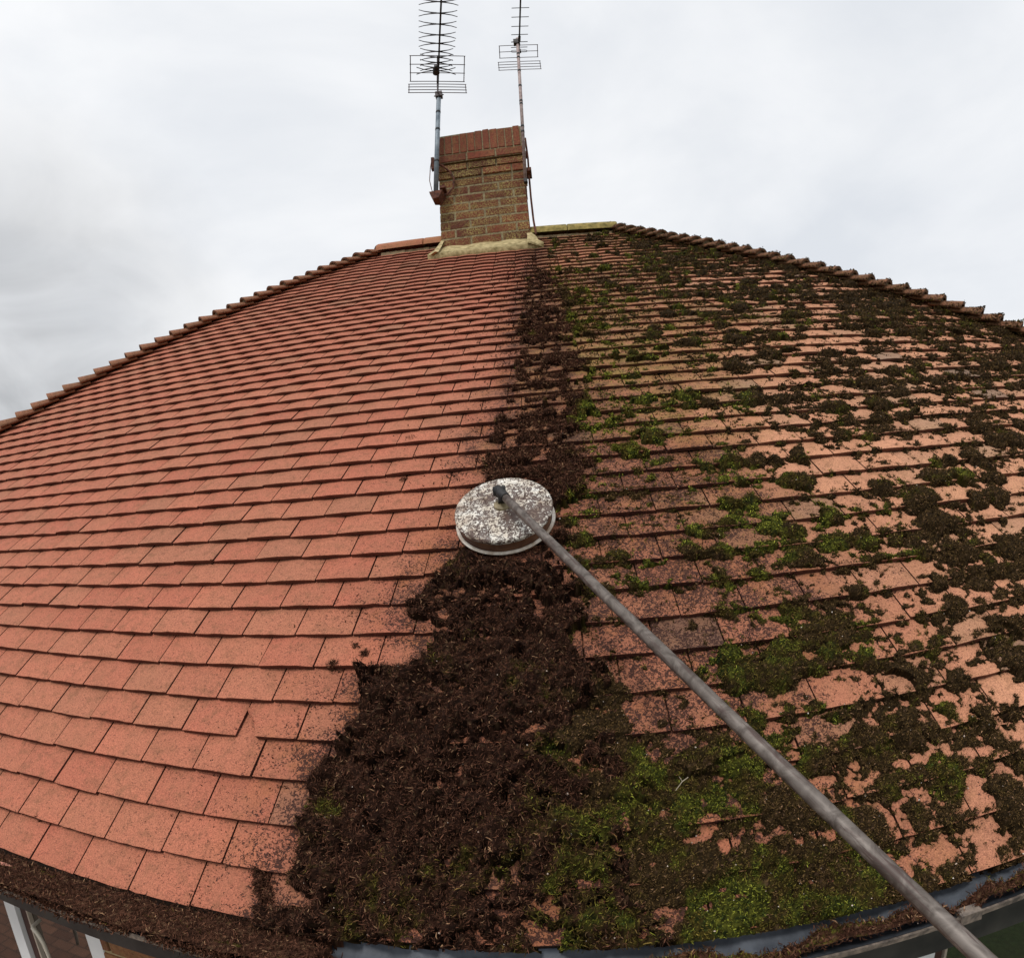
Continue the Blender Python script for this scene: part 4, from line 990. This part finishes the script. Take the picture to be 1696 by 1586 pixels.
# ------------------------------------------------------------------ gutter
def gpt(x, a, r_=0.051):
    """half-round section; a=0 is the house side, a=pi the outer lip"""
    yl = -0.099 + 0.0118 * (x + .4); c = yl + .051 + .001
    zz_ = math.sin(a) if a < math.pi / 2 else 1 - abs(math.cos(a)) ** 1.3
    return (x, c + r_ * math.cos(a), EAVE - 0.020 - r_ * (.55 if a < math.pi / 2 else .42 + .13 * math.sin(a)) * zz_)
xs = np.linspace(eave_w[0] - .05, eave_e[0] + .05, 60); m = MB(); seg = 14; vv = []; ff = []
for x in xs:
    for rr in (.051, .049):
        for k in range(seg + 1): vv.append(gpt(x, math.pi * k / seg, rr))
n_ = (seg + 1) * 2
for i in range(len(xs) - 1):
    for k in range(seg):
        a = i * n_ + k; ff.append((a, a + n_, a + n_ + 1, a + 1)); a += seg + 1; ff.append((a + 1, a + n_ + 1, a + n_, a))
m.add(vv, ff); m.m = [i % 2 for i in range(len(ff))]; gut = m.build('gutter', [simple('gutter_outside', (.012, .010, .011), (.03, .026, .026), 20, rough=.45, bs=0), M_GUTTER], house, True)
m = MB(); lp = [Vector(gpt(x, math.pi)) + Vector((0, -.003, .0)) for x in xs]; vv = []; ff = []
for p_ in lp: vv += [p_ + Vector((0, -.002, .001)), p_ + Vector((0, .003, .001)), p_ + Vector((0, .003, -.007)), p_ + Vector((0, -.001, -.009))]
for i in range(len(lp) - 1):
    for k in range(4): a = i * 4 + k; b_ = i * 4 + (k + 1) % 4; ff.append((a, a + 4, b_ + 4, b_))
m.add(vv, ff); m.build('gutter_lip', M_LIP, gut)
for gx in (-3.4, -1.9, 1.497, 3.2, 4.6):
    m = MB(); p_ = Vector(gpt(gx, math.pi)); m.box(p_ + Vector((-.022, -.010, -.012)), p_ + Vector((.022, .012, .008))); m.build('gutter_clip', M_LIP, gut)
m = MB(); m.box((eave_w[0], 0.028, EAVE - .20), (eave_e[0], 0.046, EAVE - .012)); m.build('fascia_board', simple('dark_fascia', (.03, .028, .028), (.06, .055, .05), 12, rough=.5, bs=0), house)
m = MB(); m.box((eave_w[0], 0.046, EAVE - .20), (eave_e[0], 0.225, EAVE - .185)); m.build('soffit', M_WHITE, house)

# moss and silt lying in the gutter
def gutter_fill():
    vv = []; ff = []; cc = []
    xs_ = np.arange(-3.2, 2.6, .006); ts = np.linspace(0, 1, 16)
    X, T = np.meshgrid(xs_, ts)
    full = 1 - sstep(.30, .42, X + (fbm(X * 18, T * 4, 11) - .5) * .25)
    pat = sstep(.50, .60, fbm(X * 11 + 4, T * 1.6 + X * 2, 12, 3) + .10 * T - .02) * (1 - full)
    # clumps the photograph shows in the east run
    cl_ = np.exp(-((X - .98) / .10) ** 2) + np.exp(-((X - 1.27) / .09) ** 2) + np.exp(-((X - 1.42) / .05) ** 2) * .8 + np.exp(-((X - 1.56) / .035) ** 2) + np.exp(-((X - 1.66) / .05) ** 2)
    k = np.clip(full + np.where(X > .42, np.clip(cl_, 0, 1) * sstep(.36, .60, 1.0 - T + (fbm(X * 30, T * 5, 14) - .5) * .5), 0) + pat * .0, 0, 1)
    hh = full * (.052 - .016 * T + .030 * fbm(X * 25, T * 4, 15)) + (1 - full) * k * (.030 + .028 * fbm(X * 40, T * 6, 16))
    yl = -0.099 + .0118 * (X + .4); Y = yl + .003 - .012 * full * (.4 + fbm(X * 16, X * 3, 77)) + T * 0.097; rr = .049; cyy = yl + .052
    Zg = EAVE - .020 - .55 * np.where(Y > cyy, np.sqrt(np.clip(rr ** 2 - (Y - cyy) ** 2, 0, 1)), rr * (1 - np.clip(np.abs(Y - cyy) / rr, 0, 1) ** 1.3))
    Z = Zg + hh * np.where(k > .15, 1, -.2) + (fbm(X * 90, T * 12, 17, 2) - .5) * .008 * (k > .15)
    Z = np.minimum(Z, EAVE - .004 - .006 * T + .012 * fbm(X * 20, T * 3, 18))
    T2 = 1 - T
    P3 = np.stack([X, Y, Z], -1)
    q = k > .15; nx_ = len(xs_); keep = q[:-1, :-1] | q[1:, 1:]; i, j = np.nonzero(keep); a = i * nx_ + j
    faces = np.stack([a, a + 1, a + nx_ + 1, a + nx_], 1)
    grn = np.where(X < .42, .05, .40); colr = moss_color(X.size, X.ravel() * 1.0, X.ravel() * .3 + T.ravel(), grn.ravel(), np.ones(X.size), 0) * .6
    PP = [P3.reshape(-1, 3)]; FFx = [faces]; CC = [colr]; c_n = X.size
    # strands
    idx = np.nonzero(q.ravel())[0]; pick = rng.choice(idx, 42000); pv = P3.reshape(-1, 3)[pick] + rng.normal(size=(42000, 3)) * .0025
    n = len(pick)
    v_, f_, c_ = ribbons(pv, .0095 * (.5 + rng.random(n)), .0018 * (.6 + .8 * rng.random(n)), np.broadcast_to(np.array([0, -.1, 1.0]), (n, 3)), np.full(n, .5), moss_color(n, pv[:, 0], pv[:, 0] * .3 + pv[:, 1] * 8, grn.ravel()[pick], np.ones(n), 1))
    PP.append(v_); FFx.append(f_ + c_n); CC.append(c_)
    # mats hanging over the lip on the west side
    m_ = 26000; hx_ = -3.0 + 3.45 * rng.random(m_); kk = fbm(hx_ * 16, hx_ * 0, 55, 3) > .40; hx_ = hx_[kk]; m_ = len(hx_)
    hy_ = -0.099 + .0118 * (hx_ + .4) - .004 * rng.random(m_); dz_ = rng.random(m_) ** 1.4 * (.010 + .024 * fbm(hx_ * 22, hx_ * 0 + 3, 56, 3))
    pv = np.stack([hx_, hy_ + dz_ * .25, EAVE - .010 - dz_], 1) + rng.normal(size=(m_, 3)) * .0022
    off_ = c_n + len(v_); v_, f_, c_ = ribbons(pv, .009 * (.5 + rng.random(m_)), .0026 * (.6 + .8 * rng.random(m_)), np.broadcast_to(np.array([0, -.8, .2]), (m_, 3)), np.full(m_, .3), moss_color(m_, hx_, dz_ * 9, np.zeros(m_), np.ones(m_), 1))
    PP.append(v_); FFx.append(f_ + off_); CC.append(c_)
    # used vertices only
    Pa = np.concatenate(PP); Fa = np.concatenate(FFx); Ca = np.concatenate(CC); u_, inv = np.unique(Fa, return_inverse=True)
    o = mesh_object('gutter_moss', Pa[u_], inv.reshape(-1, 4), M_STRAND, colors={'tint': Ca[u_]})
    tag(o, 'dark brown moss and silt filling the gutter along the eaves', 'gutter moss', kind='stuff')
gutter_fill()
# broken sliver of tile lying in the gutter
m = MB(); fr = []
for k in range(14):
    a = 2 * math.pi * k / 14; fr.append((math.cos(a) * .052 * (1 if math.cos(a) < 0 else 1.0), math.sin(a) * .0115))
mat_f = Matrix.Translation(W3(-.432, -.052, -.010)) @ Matrix.Rotation(math.radians(-6), 4, 'Z') @ Matrix.Rotation(math.radians(28), 4, 'X') @ Matrix.Rotation(math.radians(8), 4, 'Y')
vv = [mat_f @ Vector((x, y, z)) for z in (-.004, .004) for x, y in fr]
m.add(vv, [tuple(range(14))[::-1], tuple(range(14, 28))] + [(k, (k + 1) % 14, 14 + (k + 1) % 14, 14 + k) for k in range(14)])
fo = m.build('tile_fragment', simple('broken_clay', (.42, .16, .11), (.52, .23, .17), 60, bs=.3), None); tag(fo, 'thin pink sliver of broken tile lying on the gutter moss', 'tile fragment')

# ------------------------------------------------------------------ brick wall and windows under the eaves
WY = 0.20; ZW0, ZW1 = 0.0, EAVE - .18
wins = [(-2.95, -0.515, 0.85, EAVE - .205), (1.570, 2.95, .85, EAVE - .205)]
B = Bricks()
hx0, hx1 = float(eave_w[0]) + .25, float(eave_e[0]) - .25
B.core((hx0, WY + .008, 0), (wins[0][0], yb - .25, ZW1)); B.core((wins[0][1], WY + .008, 0), (wins[1][0], yb - .25, ZW1)); B.core((wins[1][1], WY + .008, 0), (hx1, yb - .25, ZW1))
for wx0, wx1, wz0, wz1 in wins: B.core((wx0, WY + .008, 0), (wx1, yb - .25, wz0)); B.core((wx0, WY + .09, wz1), (wx1, yb - .25, ZW1))
for wx0, wx1, wz0, wz1 in wins: B.core((wx0, WY + .30, wz0), (wx1, WY + .31, wz1), 2)
bh, bl, jt = .0755, .2255, .011; r = 0; z = 0.0
while z < ZW1 - .02:
    p = hx0 - (r % 2) * bl / 2
    while p < hx1:
        a, b_ = max(p, hx0) + jt / 2, min(p + bl, hx1) - jt / 2; zb = min(z + bh, ZW1) - jt / 2
        segs_ = [(a, b_)]
        for wx0, wx1, wz0, wz1 in wins:
            if z + bh > wz0 and z < wz1:
                ns_ = []
                for u, v_ in segs_:
                    if v_ <= wx0 or u >= wx1: ns_.append((u, v_))
                    else:
                        if u < wx0: ns_.append((u, wx0))
                        if v_ > wx1: ns_.append((wx1, v_))
                segs_ = ns_
        for u, v_ in segs_:
            if v_ - u > .02: B.brick((u, WY, z + jt / 2), (v_, WY + .05, zb), rng.random(), j=.0012, cham=.003)
        p += bl
    z += bh; r += 1
wall = B.build('brick_wall', [M_WALLB, M_WMORT, M_DECK], house)
gm, t, b = mat('window_glass', (0.018, 0.012, 0.010), rough=.03, spec=1.0); b.inputs['IOR'].default_value = 2.2; M_GLASS = gm
M_BEAD = simple('beige_bead', (.40, .34, .27), (.48, .42, .34), 10, rough=.45, bs=0)
M_BROWNF = simple('brown_frame', (.045, .020, .016), (.07, .032, .026), 10, rough=.45, bs=0)
M_CREAM = simple('cream_handle', (.52, .47, .38), (.60, .55, .46), 10, rough=.4, bs=0)
M_GREENH = simple('pale_green_handle', (.30, .46, .36), (.40, .56, .45), 10, rough=.35, bs=0)
def window(wx0, wx1, wz0, wz1, mull, handles, hm_):
    wo = empty('window', (0, 0, 0)); wo.parent = house
    y0, y1 = WY + .003, WY + .07
    fr = MB(); fw = .060
    fr.box((wx0, y0, wz0), (wx0 + fw, y1, wz1)); fr.box((wx1 - fw, y0, wz0), (wx1, y1, wz1)); fr.box((wx0 + fw, y0, wz1 - fw * .6), (wx1 - fw, y1, wz1)); fr.box((wx0 + fw, y0, wz0), (wx1 - fw, y1, wz0 + fw))
    for mx_ in mull: fr.box((mx_ - .028, y0 + .002, wz0 + fw), (mx_ + .028, y1 - .002, wz1 - fw * .6))
    fr.build('frame', M_WHITE, wo)
    bnd = [wx0 + fw] + sum([[a - .028, a + .028] for a in mull], []) + [wx1 - fw]
    for a, c_ in zip(bnd[::2], bnd[1::2]):
        g = MB(); g.box((a, y0 + .030, wz0 + fw), (c_, y0 + .036, wz1 - fw * .6)); g.build('pane', M_GLASS, wo)
        g = MB(); g.box((a + .002, y0 + .018, wz0 + fw), (a + .034, y0 + .029, wz1 - fw * .6)); g.build('sash', M_BROWNF, wo); g = MB(); g.box((c_ - .012, y0 + .018, wz0 + fw), (c_ - .002, y0 + .029, wz1 - fw * .6)); g.build('sash', M_BROWNF, wo)
        g = MB(); g.box((a + .040, y0 + .014, wz0 + fw), (a + .047, y0 + .029, wz1 - fw * .6)); g.build('glazing_bead', M_BEAD, wo)
    for hx, hz, rz in handles:
        g = MB(); g.tube([(hx, y0 + .02, hz), (hx + .004, y0 - .012, hz), (hx + .022, y0 - .028, hz + .006), (hx + .046, y0 - .032, hz - .004), (hx + .060, y0 - .032, hz - .035), (hx + .062, y0 - .030, hz - .085), (hx + .060, y0 - .028, hz - .12)], [.0065, .0065, .007, .007, .0065, .006, .005], 10)
        g.build('handle', hm_, wo, True)
    return wo
window(*wins[0], [-1.9, -0.942], [(-0.815, EAVE - .430, 0)], M_CREAM)
window(*wins[1], [1.645, 2.3], [(1.70, EAVE - .335, 0)], M_GREENH)
window_sill = MB()

# ------------------------------------------------------------------ ground
gp, t, b = mat('block_paving', rough=.85, spec=.3); P_ = objco(t)
bt = N(t, 'ShaderNodeTexBrick'); t.links.new(P_, bt.inputs['Vector']); bt.inputs['Scale'].default_value = 1.0
bt.inputs['Brick Width'].default_value = .2; bt.inputs['Row Height'].default_value = .1; bt.inputs['Mortar Size'].default_value = .005
bt.inputs['Color1'].default_value = (.15, .075, .05, 1); bt.inputs['Color2'].default_value = (.24, .12, .075, 1); bt.inputs['Mortar'].default_value = (.05, .04, .03, 1)
n1 = noise(t, P_, 8, 4); t.links.new(mixc(t, maprange(t, n1, .35, .7, 0, .5), bt.outputs[0], (.09, .055, .04)), b.inputs['Base Color'])
m = MB(); m.box((-8, -6, -.10), (1.9, 0.15, .004)); pv_ = m.build('patio', gp); tag(pv_, 'brown block paved patio in front of the house', 'patio', kind='structure')
gr_ = simple('grass_lawn', (.015, .030, .008), (.04, .07, .018), 30, rough=.95, bs=.8, bd=.02)
gv = []; R_ = 400
m = MB(); m.add([(-R_, -R_, 0), (R_, -R_, 0), (R_, R_, 0), (-R_, R_, 0)], [(0, 1, 2, 3)]); gd = m.build('ground', gr_); tag(gd, 'dark green lawn around the bungalow', 'lawn', kind='structure')

# pebbles and grit caught in the moss
pb = Bricks(); vv = []; ff = []; k0 = 0
def pebble(c_, r_):
    global k0
    q = [(0, 0, 1), (1, 0, 0), (0, 1, 0), (-1, 0, 0), (0, -1, 0), (0, 0, -1)]; sc_ = .6 + .8 * rng.random(3)
    for p_ in q: vv.append(tuple(np.array(c_) + np.array(p_) * sc_ * r_))
    for f_ in ((0, 1, 2), (0, 2, 3), (0, 3, 4), (0, 4, 1), (5, 2, 1), (5, 3, 2), (5, 4, 3), (5, 1, 4)): ff.append(tuple(i + k0 for i in f_))
    k0 += 6
for _ in range(420):
    s = rng.random() ** 1.5 * 1.7; x = .25 + rng.random() * (1.7 + .6 * s); h, d_, g_, lo_, cv_ = moss_height(np.array([x]), np.array([s]))
    if h[0] > 0: pebble(plane_to_world(x, s, tile_top(x, s) * .3 + h[0] + .002), .0009 + .0016 * rng.random() ** 3)
for _ in range(22): pebble((-.45 + 2.1 * rng.random(), -.07 + .05 * rng.random(), EAVE - .012 - .01 * rng.random()), .0009 + .0010 * rng.random())
po_ = mesh_object('grit', np.array(vv), ff, simple('pale_grit', (.45, .30, .22), (.75, .68, .60), 200, bs=0), None); tag(po_, 'pale grit and tiny stones scattered over the moss', 'grit', kind='stuff')
# a dry twig on the green moss
tw = MB(); tp = [P2W(1.02, .262, .022), P2W(1.035, .277, .026), P2W(1.048, .285, .024)]
tw.tube(tp, .0009, 5); tw.tube([tp[1], P2W(1.030, .286, .030)], .0006, 5); to_ = tw.build('twig', simple('dry_twig', (.25, .20, .14), (.36, .30, .22), 80, bs=0)); tag(to_, 'short pale dry twig lying on the green moss', 'twig')
